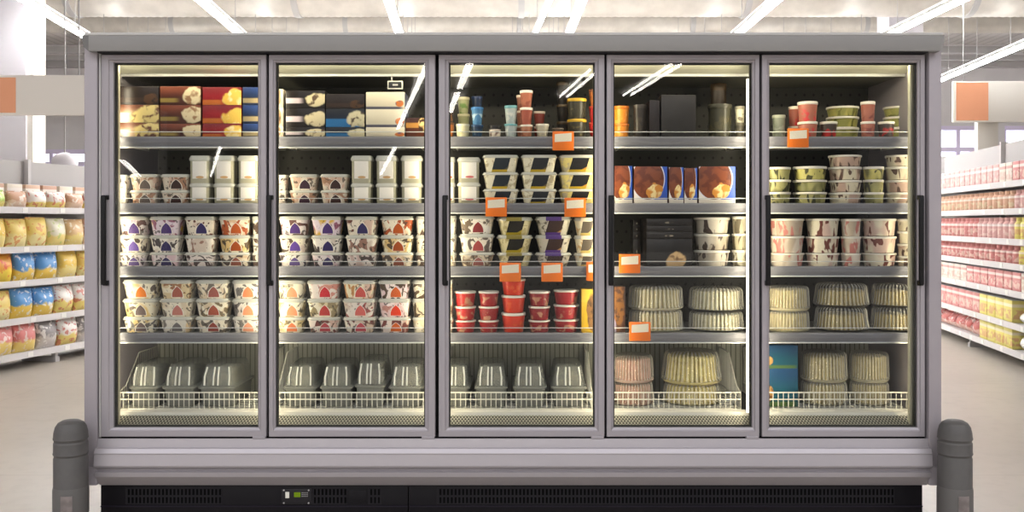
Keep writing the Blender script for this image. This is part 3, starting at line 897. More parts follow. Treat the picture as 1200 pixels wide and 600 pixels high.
stack(0, 0, 140.5, 186, [101, 122.5, 143.5], 'frozen_dessert_box', 'box', 'carton', [C(0, 'dark chocolate brown dessert box'), C(1, 'cream and wafer picture dessert box'), C(1, 'cream wafer picture dessert box')])
stack(0, 0, 187.5, 235, [101, 123, 144.5], 'frozen_dessert_box', 'box', 'carton', C(2, 'brown dessert box with pale sliced dessert'))
stack(0, 0, 237.5, 282.5, [102, 123, 144.5], 'frozen_dessert_box', 'box', 'carton', C(3, 'red dessert box with golden dessert'))
stack(0, 0, 284.5, 306, [102, 123, 144.5], 'frozen_dessert_box', 'box', 'carton', C(4, 'navy blue dessert box with tan stripe'))
stack(1, 0, 320, 332, [104, 126, 147], 'frozen_dessert_box', 'box', 'carton', C(8, 'pale narrow dessert box end'))
stack(1, 0, 335, 380.5, [106, 127, 149], 'frozen_dessert_box', 'box', 'carton', C(5, 'black dessert box with cream dessert'))
stack(1, 0, 382, 427, [110, 127.5, 149], 'frozen_dessert_box', 'box', 'carton', [C(0, 'dark dessert box'), C(6, 'blue dessert box with cream dessert'), C(6, 'blue dessert box with cream dessert')])
stack(1, 0, 429, 474, [107.5, 128, 149], 'frozen_dessert_box', 'box', 'carton', C(7, 'white dessert box with navy edging'))
stack(1, 0, 475.5, 502, [138], 'frozen_dessert_box', 'box', 'carton', C(9, 'brown toffee dessert box'))
# --- door 3
def K(base, ink, look, lidc='e6e0d2'): return dict(base=base, ink=ink, look=look, col=lidc, lidc=lidc)


CU = dict(mat='cup', lid='obj_plain', taper=.72)
G3 = 'small cups on the top shelf, middle door'
stack(2, 0, 522, 533, [124, 143], 'ice_cream_cup', 'cup', 'cup', [K('3a3028', '6d4a2a', 'dark cup at the shelf end', '54483c'), K('a2602a', 'c98240', 'orange brown cup at the shelf end', '6a4628')], group=G3, **CU)
stack(2, 0, 533.5, 551, [144.5], 'ice_cream_cup', 'cup', 'cup', K('e2dcb4', 'd0c898', 'wide cream cup', 'e8e4cc'), group=G3, mat='cup', lid='obj_plain', taper=.8)
stack(2, 0, 535.5, 551, [113, 133, 152], 'ice_cream_cup', 'cup', 'cup', K('a5a67c', '6f8f4a', 'slim pale green cup behind the cream cup', 'cfc9a4'), group=G3, y0=.24, **CU)
stack(2, 0, 551.5, 567, [125, 145.5], 'ice_cream_cup', 'cup', 'cup', [K('4a7ea8', 'b9d3de', 'light blue cup', '3f78b0'), K('22364e', '2c4a66', 'dark blue cup', '2a4a6e')], group=G3, **CU)
stack(2, 0, 552, 566, [112.5, 132, 150], 'ice_cream_cup', 'cup', 'cup', K('1c2a44', '2c3c5c', 'midnight blue cup behind the blue cups', '24365c'), group=G3, y0=.26, **CU)
stack(2, 0, 572, 588, [146.5], 'ice_cream_cup', 'cup', 'cup', K('e4d8c6', '7a5a4a', 'short white cup with dark lid', '1f1c1a'), group=G3, mat='cup', lid='obj_plain', taper=.85, lidh=.3)
stack(2, 0, 590.5, 607, [123, 144.5], 'ice_cream_cup', 'cup', 'cup', K('b4bfbc', 'd4d6cc', 'pale aqua rimmed cup', '6fa6ac'), group=G3, **CU)
stack(2, 0, 608.5, 625, [105, 125.5, 145.5], 'ice_cream_cup', 'cup', 'cup', [K('b06a50', '94503c', 'pink cup'), K('a25442', '7e3c30', 'reddish pink cup'), K('b57a5c', '9c5f48', 'peach cup')], group=G3, **CU)
stack(2, 0, 604.5, 619, [111, 129, 147], 'ice_cream_cup', 'cup', 'cup', K('96604c', '7e4a3a', 'dull pink cup behind the pink cups', 'd4c4b2'), group=G3, y0=.24, **CU)
stack(2, 0, 627, 644, [144.5], 'ice_cream_cup', 'cup', 'cup', K('b8b09a', '94846c', 'greyish white cup', 'd6d2c2'), group=G3, **CU)
stack(2, 0, 624.5, 639.5, [130, 148], 'ice_cream_cup', 'cup', 'cup', K('7e3a30', '5e2a24', 'dark red cup behind the greyish cup', 'cdbfae'), group=G3, y0=.22, **CU)
stack(2, 0, 646, 661, [149.5], 'ice_cream_cup', 'cup', 'cup', K('4a4038', '6a5a4c', 'low dark cup behind the orange tag', '6f6456'), group=G3, **CU)
stack(2, 0, 664, 688, [114.5, 139], 'ice_cream_cup', 'cup', 'cup', K('38352a', '5d5638', 'dark tub with yellow lid', 'b8962a'), group=G3, mat='cup', lid='obj_plain', taper=.86)
stack(2, 0, 651, 668, [95, 122, 142], 'ice_cream_cup', 'cup', 'cup', K('221f1a', '332c22', 'black cup behind the yellow lidded tubs', '4a3b24'), group=G3, y0=.30, **CU)
stack(2, 0, 689.5, 703, [104, 124, 143], 'ice_cream_cup', 'cup', 'cup', [K('9c5a28', '7c3c1c', 'orange brown cup beside the door edge', '6a3a20'), K('a5201c', '7e1512', 'red cup beside the door edge', 'a83020'), K('b0201c', '8a1512', 'bright red cup beside the door edge', 'a83020')], group=G3, **CU)
stack(2, 1, 521, 533.5, [184, 214], 'dessert_tub', 'dessert tub', 'label', dict(look='narrow white tub beside the door edge', col='c0573a'))
stack(2, 1, 535, 563, [184, 213.5], 'dessert_tub', 'dessert tub', 'label', dict(look='rounded white tub with blank label', col='c86a6a'))
WD = dict(mat='window', e=7, taper=.80, lidh=.18)


def Wd(look, ink='14202a', food='a8884c', col='c0a224', base='e6dfc4', wash='cfc39c', tabc='a8923a'): return dict(look=look, ink=ink, food=food, col=col, base=base, wash=wash, tabc=tabc)


for k, (a0, a1) in enumerate(((565, 608.5), (610, 653.5), (655, 702))):
    lk = ('cream tub with slanted black picture panel', 'cream tub with slanted black panel', 'yellow streaked tub with black panel')[k]
    stack(2, 1, a0, a1, [181.5, 201.5, 221.5], 'ice_cream_tub', 'ice cream tub', 'tub', Wd(lk, ink=('16222a', '1a1e22', '1c1c1c')[k], food=('5d5a44', '6d5a3c', 'c98f3a')[k], base='e6dfc4' if k < 2 else 'dccb7c', wash='b8ab88'), **WD)
stack(2, 2, 519.5, 535, [253, 274, 296], 'ice_cream_tub', 'ice cream tub', 'tub', T(CRM, 'white tub beside the door edge', 'f0e8d4', 'a89880', 'dccbb0', 0), dep=1.2)
stack(2, 2, 537, 579.5, [252.5, 274, 296], 'ice_cream_tub', 'ice cream tub', 'tub', [T('8c3434', 'white tub with dark red oval', 'f2ebdc', '7a6a58', 'e8dcc4'), T('a84a48', 'white tub with rose red oval', 'f2ebdc', '6d6258', 'e9dfca'), T('a8645c', 'streaked white tub with dusty red oval', 'ece2d0', '8a7460', 'dccdb0')])
BW = dict(mat='window', e=3, taper=.74, lidh=.2, dep=.8, tab=True)
stack(2, 2, 581.5, 625, [254.5, 275.5, 296.5], 'ice_cream_tub', 'ice cream tub', 'tub', Wd('shallow bowl tub with olive lid tab', '1d1a12', 'b8a03c', 'a8921e', 'dfd4a4', 'b9aa78', '8a7c2e'), **BW)
stack(2, 2, 627, 671, [254, 275.5, 296.5], 'ice_cream_tub', 'ice cream tub', 'tub', Wd('shallow bowl tub with purple lid tab', '3d2a24', 'b58a58', '5a3a86', 'd0c8b4', '6d6658', '4f3278'), **BW)
stack(2, 2, 673, 702, [255, 276, 297], 'ice_cream_tub', 'ice cream tub', 'tub', Wd('cream bowl tub beside the door edge', '5d5448', 'd8b878', 'c8b068', 'e2d8b8', 'c8a878', 'd8ceb4'), **BW)
stack(2, 3, 519.5, 531, [328, 350, 372], 'ice_cream_tub', 'ice cream tub', 'tub', T(CRM, 'cream tub edge beside the red tubs', 'e0d4bc', '9a8468', 'ccb898', 0), dep=1.3)
RT = dict(mat='cup', lid='white_lid', taper=.80, lidh=.15)


def R(base, look): return dict(base=base, ink='c08a6a' if base != 'd8381a' else 'e05a2a', look=look, col=base)


for k, (a0, a1, tp, c, lk) in enumerate(((532, 558.5, [341.5, 359.5, 376], 'bc2f2c', 'red round tub with white rim'), (560, 585.5, [341.5, 359.5, 376], 'a02828', 'dark red round tub with white rim'),
                                         (587, 616.5, [327, 346.5, 367], 'd8381a', 'orange red round tub'), (618.5, 645.5, [341.5, 359.5, 376], '8e2228', 'wine red round tub with white rim'), (648, 679, [340, 357.5, 375], 'a82a30', 'crimson round tub with white rim'))):
    stack(2, 3, a0, a1, tp, 'ice_cream_tub', 'ice cream tub', 'round', R(c, lk), **RT)
CM.append(carton_print('carton_yellow', 'c9a224', '7d5a34', 'd6b640', '4a3420', (.6, .45, .3), (.7, .9, .9), 'd4b03a', 'b8941e'))
stack(2, 3, 681.5, 702, [339], 'wafer_carton', 'carton', 'carton', C(10, 'yellow upright carton beside the red tubs'), dep=.1)
# --- door 4
G4 = 'jars and cups on the top shelf, fourth door'
OC = dict(mat='cup', lid='obj_plain', taper=.86, lidh=.2)
stack(3, 0, 718, 738, [123.5, 144], 'ice_cream_cup', 'cup', 'cup', K('d8862a', 'e8a84c', 'orange yellow cup', 'c06a1a'), group=G4, **OC)
stack(3, 0, 741, 759, [122], 'dark_jar', 'jar', 'cup', K('2c2722', '3f372e', 'tall dark jar beside the orange cups', '3a3530'), group=G4, mat='cup', lid='obj_plain', taper=.9, lidh=.12)
CM.append(plain('carton_black', '24211f', .35)); CM.append(plain('carton_blackbrown', '1a1210', .35))
stack(3, 0, 761, 773, [117], 'dark_carton', 'carton', 'carton', C(12, 'narrow black carton with red brown side'), dep=.22)
stack(3, 0, 775, 815.5, [111], 'dark_carton', 'carton', 'carton', C(11, 'large plain black carton'), dep=.2)
stack(3, 0, 829, 858, [121], 'dark_jar', 'jar', 'cup', K('37362a', '4a4632', 'wide dark jar with gold emblem', '3d3c30'), group=G4, mat='cup', lid='obj_plain', taper=.92, lidh=.14)
stack(3, 0, 832, 852, [97], 'dark_jar', 'jar', 'cup', K('33281c', '4d3a22', 'brown jar behind the wide dark jar', '4a3820'), group=G4, y0=.36, mat='cup', lid='obj_plain', taper=.9, lidh=.12)
stack(3, 0, 860.5, 873, [124, 143], 'ice_cream_cup', 'cup', 'cup', [K('b8b49c', '6a6250', 'whitish cup beside the light tube', '8a8674'), K('4a463a', '6a6250', 'dark cup beside the light tube', '5a5648')], group=G4, **OC)
CN = dict(mat=M['cone'])
stack(3, 1, 716.5, 741, [194.5], 'wafer_carton', 'carton', 'carton', dict(mat=M['cone'], look='brown wafer picture carton beside the handle'), dep=.12)
stack(3, 1, 743, 782, [195], 'wafer_carton', 'carton', 'carton', dict(mat=M['cone'], look='wide wafer picture carton with blue corner'), dep=.12)
stack(3, 1, 784, 801, [196], 'wafer_carton', 'carton', 'carton', dict(mat=M['cone'], look='narrow brown wafer picture carton'), dep=.12)
stack(3, 1, 802, 817, [196.5], 'wafer_carton', 'carton', 'carton', dict(mat=M['cone'], look='narrow wafer picture carton set beside the widest'), dep=.14)
stack(3, 1, 819, 862, [195], 'wafer_carton', 'carton', 'carton', dict(mat=M['cone'], look='bright wafer picture carton near the light tube'), dep=.12)
CM.append(carton_print('carton_tray', '17120f', '8d8474', '1c1614', '2b2420', (.5, .45, .10), (.0, .0, .0), '1f1915'))
CM.append(carton_print('carton_pie', '14100d', 'c9a878', '1c1614', '7a5a3a', (.62, .22, .22), (.0, .0, .0), '1a1512'))
stack(3, 2, 757.5, 811.5, [256.5, 264.5, 272, 280], 'dark_carton', 'carton', 'carton', [C(13, 'flat black dessert box')] * 3 + [C(14, 'black dessert carton with cream pie')], dep=.2)
stack(3, 2, 812.5, 855.5, [254.5, 274, 293.5], 'sundae_tub', 'ice cream tub', 'round', dict(base='c8bfae', ink='4d4038', wash='a59a88', look='brown streaked round sundae tub', col='dcd6c6'))
stack(3, 2, 857, 877, [253.5, 273.5, 293], 'sundae_tub', 'ice cream tub', 'round', dict(base='cfc8b0', ink='6d6450', wash='b5ac90', look='pale streaked sundae tub beside the tube', col='dcd6c6'))
stack(3, 2, 742, 750.5, [258, 265, 272, 280], 'snack_box', 'box', 'carton', [C(13, 'small dark snack box')] * 4, y0=.30, dep=.10)
KK = dict(look='clear domed cake with cream frosting', col='dad2b0')
stack(3, 3, 735, 801.5, [336, 364.5], 'domed_cake', 'cake', 'cake', dict(look='cream cake under ribbed clear dome', col='d2c9a4', tray='c9c6b4'), top=.90)
stack(3, 3, 806, 872, [338, 366], 'domed_cake', 'cake', 'cake', dict(look='white cake under dome on black tray', col='e0dcc2', tray='1d1c18'), top=.90)
CM.append(carton_print('carton_mocha', '4a2f22', '7d5224', 'a89cb4', '4a2c18', (.5, .7, .4), (.0, .4, .3), '3a2a22'))
stack(3, 3, 717, 733, [336], 'wafer_carton', 'carton', 'carton', C(15, 'lilac and brown carton behind the orange tag'), dep=.08)
stack(3, 4, 716, 767, [417.5, 449.5], 'domed_cake', 'cake', 'cake', dict(look='pink cake under ribbed clear dome', col='dfb0a4', tray='d2b8ac'), top=.88)
stack(3, 4, 774, 846, [414, 452], 'domed_cake', 'cake', 'cake', dict(look='yellow cake under large clear dome', col='dcd08a', tray='d6cc96'), top=.84)
# --- door 5
G5 = 'cups and tubs on the top shelf, rightmost door'
stack(4, 0, 904.5, 921, [134, 153], 'ice_cream_cup', 'cup', 'cup', K('7f8474', '94988a', 'dim greenish cup', 'a5a894'), group=G5, y0=.20, **OC)
stack(4, 0, 934, 958.5, [118, 142], 'ice_cream_cup', 'cup', 'cup', K('b5705c', 'd24a4a', 'pink cup with white lid'), group=G5, mat='cup', lid='obj_plain', taper=.82)
stack(4, 0, 923.5, 939, [124, 147.5], 'ice_cream_cup', 'cup', 'cup', K('a5604f', 'c03a3a', 'smaller pink cup behind the first pink cup', 'd8cbb8'), group=G5, y0=.26, mat='cup', lid='obj_plain', taper=.85)
stack(4, 0, 960.5, 981.5, [142], 'ice_cream_cup', 'cup', 'cup', K('4a4038', 'b0302a', 'short black cup with red picture', 'e0dccb'), group=G5, mat='cup', lid='obj_plain', taper=.78)
GT = dict(base='a8a25c', ink='6d6d34', wash='8d8d4c', col='cfc9a0')
stack(4, 0, 968, 1006.5, [123.5, 135.5, 148], 'sundae_tub', 'ice cream tub', 'round', dict(GT, look='flat green sundae tub'), y0=.27, group=G5, lidh=.22)
stack(4, 0, 1008, 1026, [118, 142], 'ice_cream_cup', 'cup', 'cup', K('b06c58', '8c4a40', 'peach pink cup with white lid'), group=G5, mat='cup', lid='obj_plain', taper=.82)
stack(4, 0, 1028, 1048.5, [142], 'ice_cream_cup', 'cup', 'cup', K('443a34', 'b0302a', 'short black cup with red picture'), group=G5, mat='cup', lid='obj_plain', taper=.78)
stack(4, 0, 1035, 1072, [123.5, 135.5, 148], 'sundae_tub', 'ice cream tub', 'round', dict(GT, look='flat green sundae tub'), y0=.27, group=G5, lidh=.22)
GR = dict(base='a5a068', ink='3a3a24', wash='7a7848', col='d6d2ae', look='olive streaked flat sundae tub')
PK = dict(base='d6ccb0', ink='5d463a', wash='b89c8a', col='ddd8c2', look='brown and pink streaked sundae tub')
RS = dict(taper=.86, lidh=.2)
stack(4, 1, 893, 927, [195.5, 210, 224.5], 'sundae_tub', 'ice cream tub', 'round', GR, **RS)
stack(4, 1, 929, 969, [194.5, 210, 224.5], 'sundae_tub', 'ice cream tub', 'round', [dict(GR, base='c4bc6c', ink='4a4a2a', look='yellow green sundae tub'), GR, GR], **RS)
stack(4, 1, 970.5, 1009.5, [181, 195, 210.5, 225], 'sundae_tub', 'ice cream tub', 'round', PK, **RS)
stack(4, 1, 1011, 1036, [195, 210, 225], 'sundae_tub', 'ice cream tub', 'round', [dict(GR, base='c4bc6c', ink='4a4a2a', look='yellow green sundae tub'), GR, GR], **RS)
stack(4, 1, 1037.5, 1074, [181, 195, 210.5, 225], 'sundae_tub', 'ice cream tub', 'round', PK, **RS)
P2 = dict(base='d8cdbc', ink='c07a70', wash='b8a894', col='e0dccb', look='pink flecked deep sundae tub')
P3 = dict(base='ddd4bc', ink='6d3a30', wash='d0b4a4', col='e0dccb', look='dark streaked deep sundae tub')
stack(4, 2, 901, 942.5, [256, 276.5, 297], 'sundae_tub', 'ice cream tub', 'round', P2, lidh=.14)
stack(4, 2, 944, 983.5, [256, 277, 297], 'sundae_tub', 'ice cream tub', 'round', P3, lidh=.14)
stack(4, 2, 985, 1009, [256.5, 277, 297], 'sundae_tub', 'ice cream tub', 'round', P2, lidh=.14)
stack(4, 2, 1010, 1050, [256, 277, 297], 'sundae_tub', 'ice cream tub', 'round', P3, lidh=.14)
stack(4, 2, 1051.5, 1074, [256.5, 271, 285.5, 300], 'sundae_tub', 'ice cream tub', 'round', PK, **RS)
stack(4, 3, 898, 949, [336, 365], 'domed_cake', 'cake', 'cake', dict(look='pale cream cake under ribbed dome', col='dccf9e', tray='cfc7a4'), top=.90)
stack(4, 3, 953, 1018, [333, 361], 'domed_cake', 'cake', 'cake', dict(look='golden cream cake on dark tray', col='bfae72', tray='201c14'), top=.86, fill=.72)
stack(4, 3, 1020, 1078, [333.5, 361], 'domed_cake', 'cake', 'cake', dict(look='golden cream cake on dark tray', col='bfae72', tray='201c14'), top=.86, fill=.72)
CM.append(carton_print('carton_teal', '15586a', 'c99a58', '5d7a3c', '8a5a30', (.12, .34, .16), (.0, .14, .95), '184a72', '173f56'))
stack(4, 4, 895, 935, [404.5, 432], 'ice_cream_carton', 'carton', 'carton', C(16, 'teal blue carton with orange picture'), dep=.22)
stack(4, 4, 937.5, 993, [414, 449], 'domed_cake', 'cake', 'cake', dict(look='cream cake under grey topped ribbed dome', col='cfc49a', tray='c2bda6'), top=.90)
stack(4, 4, 995, 1042, [414, 449], 'domed_cake', 'cake', 'cake', dict(look='cream cake under grey topped ribbed dome', col='cfc49a', tray='c2bda6'), top=.90)
# --- loaf boxes in the bottom baskets of doors 1 to 3
LB = dict(look='clear grey domed loaf dessert box', col='55574d')
for d, xs in ((0, [(150, 186), (189, 228), (231, 276)]), (1, [(331, 371), (374, 413), (415, 451), (455, 496)]), (2, [(515, 551), (556, 595), (601, 641), (646, 688)])):
    for k, (a0, a1) in enumerate(xs):
        it = dict(LB)
        if d == 1 and k >= 2: it = dict(look='clear loaf box with brown top', col='33211a')
        if d == 2 and k >= 1: it = dict(look='clear dark topped loaf dessert box', col='3a3a30')
        stack(d, 4, a0, a1, [429 - (4 if d == 1 and k == 2 else 0)], 'loaf_dessert_box', 'dessert box', 'loaf', it, y0=.20, L=.36)
flush()

# hanging thermometer, door 2
th = empty('thermometer', (px(463, .24), .24, pz(104.5, .24)))
tag(th, 'small black temperature display under the header, second freezer door', 'thermometer')
b = MB(); b.rbox(-.038, .038, 0, .012, 0, .042, .003); b.build('case', M['white'], th)
b = MB(); b.box(-.032, .032, -.002, .002, .006, .036); b.build('screen', M['screen'], th)
b = MB(); b.box(-.012, .014, -.003, -.002, .017, .025); b.build('digits', M['steel'], th)
b = MB(); b.box(-.02, -.014, .008, .012, .04, zl1 + .0 - pz(104.5, .24) + .012); b.build('hanger', M['steel'], th)

# price tags
TAGS = [(660, 165, 2, 0, 'beside the yellow lidded tubs'), (581.5, 242.5, 2, 1, 'under the first black panel tubs'), (674, 243, 2, 1, 'near the hinge edge'), (598, 319, 2, 2, 'above the orange red tubs'),
        (647, 319, 2, 2, 'above the wine red tubs'), (699.5, 318, 2, 2, 'cut off by the door frame'), (738, 309, 3, 2, 'near the handle'), (750, 388.5, 3, 3, 'below the cream cakes'), (935.5, 161.5, 4, 0, 'below the pink cups')]
tp = None
for (u, v, d, s, wh) in TAGS:
    y = YR - .014
    if tp is None:
        tp = t = empty('price_tag', (0, 0, 0))
        b = MB(); b.rbox(-.0515, .0515, 0, .006, -.046, .046, .003, 2); b.rbox(-.035, .035, .005, .0085, -.02, .02, .001); b.build('holder', M['orange'], t)
        b = MB(); b.add([(-.041, -.0015, -.006), (.041, -.0015, -.002), (.041, -.0015, .038), (-.041, -.0015, .032), (-.041, .001, -.006), (.041, .001, -.002), (.041, .001, .038), (-.041, .001, .032)],
                        [(3, 2, 1, 0), (4, 5, 6, 7), (0, 1, 5, 4), (1, 2, 6, 5), (2, 3, 7, 6), (3, 0, 4, 7)]); b.build('card', M['card'], t)
        KIDS[t.name] = list(t.children)
    else: t = dup(tp)
    t.location = (px(u, y), y, pz(v, y))
    tag(t, 'orange price tag on %s shelf rail of %s door, %s' % (SN[s], DN[d], wh), 'price tag', 'orange price tags on the shelf rails')

# ------------------------------------------------------------------ bollards
for s_, u in ((-1, 83), (1, 1119)):
    y = -.13; r = 19 * (D0 + y) / F; z = lambda v: pz(v, y)
    bo = empty('bollard', (px(u, y), y, 0))
    tag(bo, 'dark grey round topped bollard at the freezer\'s %s corner' % ('left' if s_ < 0 else 'right'), 'bollard', 'bollards at the freezer corners')
    rr = [(r, .0), (r, z(536)), (r * .955, z(534)), (r * .955, z(533)), (r * 1.03, z(530.5)), (r * 1.0, z(528.5)), (r * 1.0, z(518)), (r * .955, z(516.5)), (r * .955, z(515.5)), (r * 1.025, z(513)), (r, z(511)), (r * .98, z(506)), (r * .9, z(499.5)), (r * .74, z(495)), (r * .5, z(492.5)), (r * .2, z(491.7))]
    b = MB(); b.loft([ring(a, a, zz, 40) for a, zz in rr]); b.build('post', M['bollard'], bo, angle=25)
    b = MB(); r2 = r * 1.045
    b.loft([ring(r2, r2, z(605), 40), ring(r2, r2, z(573), 40), ring(r2 * .97, r2 * .97, z(569.5), 40), ring(r * .98, r * .98, z(569.5), 40)], False, False); b.build('sleeve', plain('sleeve_grey', '615f5d', .5), bo)
    b = MB(); a0 = -PI / 2 + (.0 if s_ < 0 else -.12); n = 8; o_, i_ = [], []
    for ra in (r2 + .004, r2 - .004):
        o_.append([(ra * math.cos(a0 - .12 + .62 * k / n), ra * math.sin(a0 - .12 + .62 * k / n), zz) for zz in (z(595), z(576.5)) for k in range(n + 1)])
    m = n + 1; V = o_[0] + o_[1]; f = []
    for k in range(n):
        f += [(k, k + 1, m + k + 1, m + k), (2 * m + k + 1, 2 * m + k, 3 * m + k, 3 * m + k + 1), (m + k, m + k + 1, 3 * m + k + 1, 3 * m + k), (k + 1, k, 2 * m + k, 2 * m + k + 1)]
    f += [(0, m, 3 * m, 2 * m), (n, 2 * m + n, 3 * m + n, m + n)]
    b.add(V, f, True); b.build('reflective_plate', M['foil'], bo)

# ------------------------------------------------------------------ the hall
YB = 22.0


def struct(mb, name, mat): return tag(mb.build(name, mat), kind='structure')


b = MB(); b.box(-16, 16, -40, YB + .3, -.2, 0); struct(b, 'floor', M['floor'])
b = MB(); b.box(-16, 16, -3, YB + .3, 6.3, 6.5); struct(b, 'ceiling', M['ceiling'])
b = MB(); b.box(-16.3, -16, -40, YB + .3, 0, 6.5); struct(b, 'wall_left', M['wall'])
b = MB(); b.box(16, 16.3, -40, YB + .3, 0, 6.5); struct(b, 'wall_right', M['wall'])
# back wall with window openings
WIN = [(-14, -10.2, 2.6, 3.4), (10.6, 13.2, 2.75, 4.05), (13.6, 15.6, 2.75, 4.05)]
b = MB()
xs = sorted({-16.0, 16.0} | {w[0] for w in WIN} | {w[1] for w in WIN})
for x0, x1 in zip(xs, xs[1:]):
    w = [w for w in WIN if w[0] <= x0 and x1 <= w[1]]
    if w: b.box(x0, x1, YB, YB + .3, 0, w[0][2]); b.box(x0, x1, YB, YB + .3, w[0][3], 6.5)
    else: b.box(x0, x1, YB, YB + .3, 0, 6.5)
struct(b, 'wall_back', M['wall'])
for i, (x0, x1, z0, z1) in enumerate(WIN):
    b = MB(); b.box(x0, x1, YB + .12, YB + .16, z0, z1); w = struct(b, 'window_%d' % (i + 1), M['daylight'])
    b = MB(); n = 3
    for k in range(n + 1): x = x0 + (x1 - x0) * k / n; b.box(x - .05, x + .05, YB + .02, YB + .12, z0, z1)
    for zz in (z0 + .04, (z0 + z1) / 2, z1 - .06): b.box(x0, x1, YB + .01, YB + .11, zz - .06, zz + .06)
    b.build('window_frame', M['mull'], w)
# pillars
for i, (u0, u1, dep, v1, m) in enumerate(((-30, 30, 8.4, -80, 'pillar'), (1042, 1082, 12, -80, 'pillar'))):
    b = MB(); b.box(px(u0, dep), px(u1, dep), dep, dep + .55, 0, 6.3); struct(b, 'pillar_%d' % (i + 1), M[m])
b = MB(); b.box(px(30.5, 8.6), px(45, 8.6), 8.45, 8.8, 0, 6.3); struct(b, 'pillar_3', M['pillar2'])

# ducts
for i, (v, r_px, y) in enumerate(((-14, 33, 11), (28, 11, 15.5))):
    r = r_px * (D0 + y) / F; zc = pz(v, y); L0, L1 = -15.5, 15.5
    du = empty('air_duct', (0, y, zc))
    tag(du, ('large ribbed round air duct nearest under the ceiling', 'slimmer ribbed air duct running behind the large duct')[i], 'air duct')
    b = MB(); rings = []; n = int((L1 - L0) / .06)
    for k in range(n + 1):
        x = L0 + (L1 - L0) * k / n; a = r * (1 + (.018 if k % 2 else 0))
        rings.append([(x, a * math.cos(2 * PI * j / 24), a * math.sin(2 * PI * j / 24)) for j in range(24)])
    b.loft(rings); b.build('pipe', M['duct'], du, angle=20)
    for j in range(9):
        x = L0 + 1.2 + j * 3.6
        b = MB(); b.loft([[(x + dx, a * math.cos(2 * PI * q_ / 24), a * math.sin(2 * PI * q_ / 24)) for q_ in range(24)] for dx, a in ((0, r * 1.0), (0, r * 1.05), (.1, r * 1.05), (.1, r))], False, False); b.build('collar', M['steel'], du)
        b = MB(); b.tube([(x + .05, 0, r), (x + .05, 0, 6.3 - zc)], .012); b.build('hanger_rod', M['steel'], du)
# cross beams
for i, (v, y, h) in enumerate(((62, 18, .16), (70, 19.5, .12), (79, 20.5, .18))):
    b = MB(); b.rbox(-15.9, 15.9, y, y + .15, pz(v, y), pz(v, y) + h, .01); tag(b.build('roof_beam', M['steel']), kind='structure')

# lamps over the aisles: tubes running away from the viewer
ZL = 4.2
LAMPS = [((30, 0), (93, 38), 'first'), ((235, 0), (279, 38), 'second'), ((455, 0), (467, 38), 'third'), ((645, 0), (628, 38), 'thin'), ((683, 0), (668, 38), 'fourth'), ((910, 0), (866, 38), 'fifth'), ((1125, 0), (1046, 38), 'sixth'), ((1200, 52), (1100, 94), 'seventh')]
for (a, c, nm) in LAMPS:
    P0, P1 = [Vector(((u - HX) * (ZL - EYE) / (HY - v), (ZL - EYE) * F / (HY - v) - D0, ZL)) for u, v in (a, c)]
    d = (P1 - P0); dn = d.normalized()
    P0 = P0 - dn * 1.0; P1 = P1 + dn * 6.5
    L = (P1 - P0).length; ang = math.atan2(dn.y, dn.x)
    la = empty('ceiling_lamp', P0, ang)
    w = .035 if nm != 'thin' else .018
    if nm == 'thin': tag(la, 'thin dotted spot track hanging over the aisle', 'ceiling lamp', 'ceiling lamps over the aisles')
    else: tag(la, 'white tube ceiling lamp, %s counted from the left' % nm, 'ceiling lamp', 'ceiling lamps over the aisles')
    b = MB()
    if nm == 'thin':
        k = 0.
        while k < L:
            b = MB(); b.rbox(k, k + .18, -w, w, -.03, 0, .004); b.build('spot', M['lamp'], la); k += .34
    else: b.rbox(0, L, -w, w, -.04, 0, .008); b.build('tube', M['lamp'], la)
    b = MB(); b.rbox(0, L, -w * 1.9, w * 1.9, .001, .05, .008); b.build('housing', M['lamp_body'], la)
    b = MB(); b.rbox(0, L, -w * 1.6, w * 1.6, .05, .065, .004); b.build('added_uplight', M['uplight_glow'], la)  # glowing strip added on top to brighten the ceiling
    for k in range(int(L / 1.4) + 1):
        b = MB(); b.tube([(k * 1.4 + .1, 0, .05), (k * 1.4 + .1, 0, 6.3 - ZL)], .006, 5); b.build('hanger_wire', M['steel'], la)
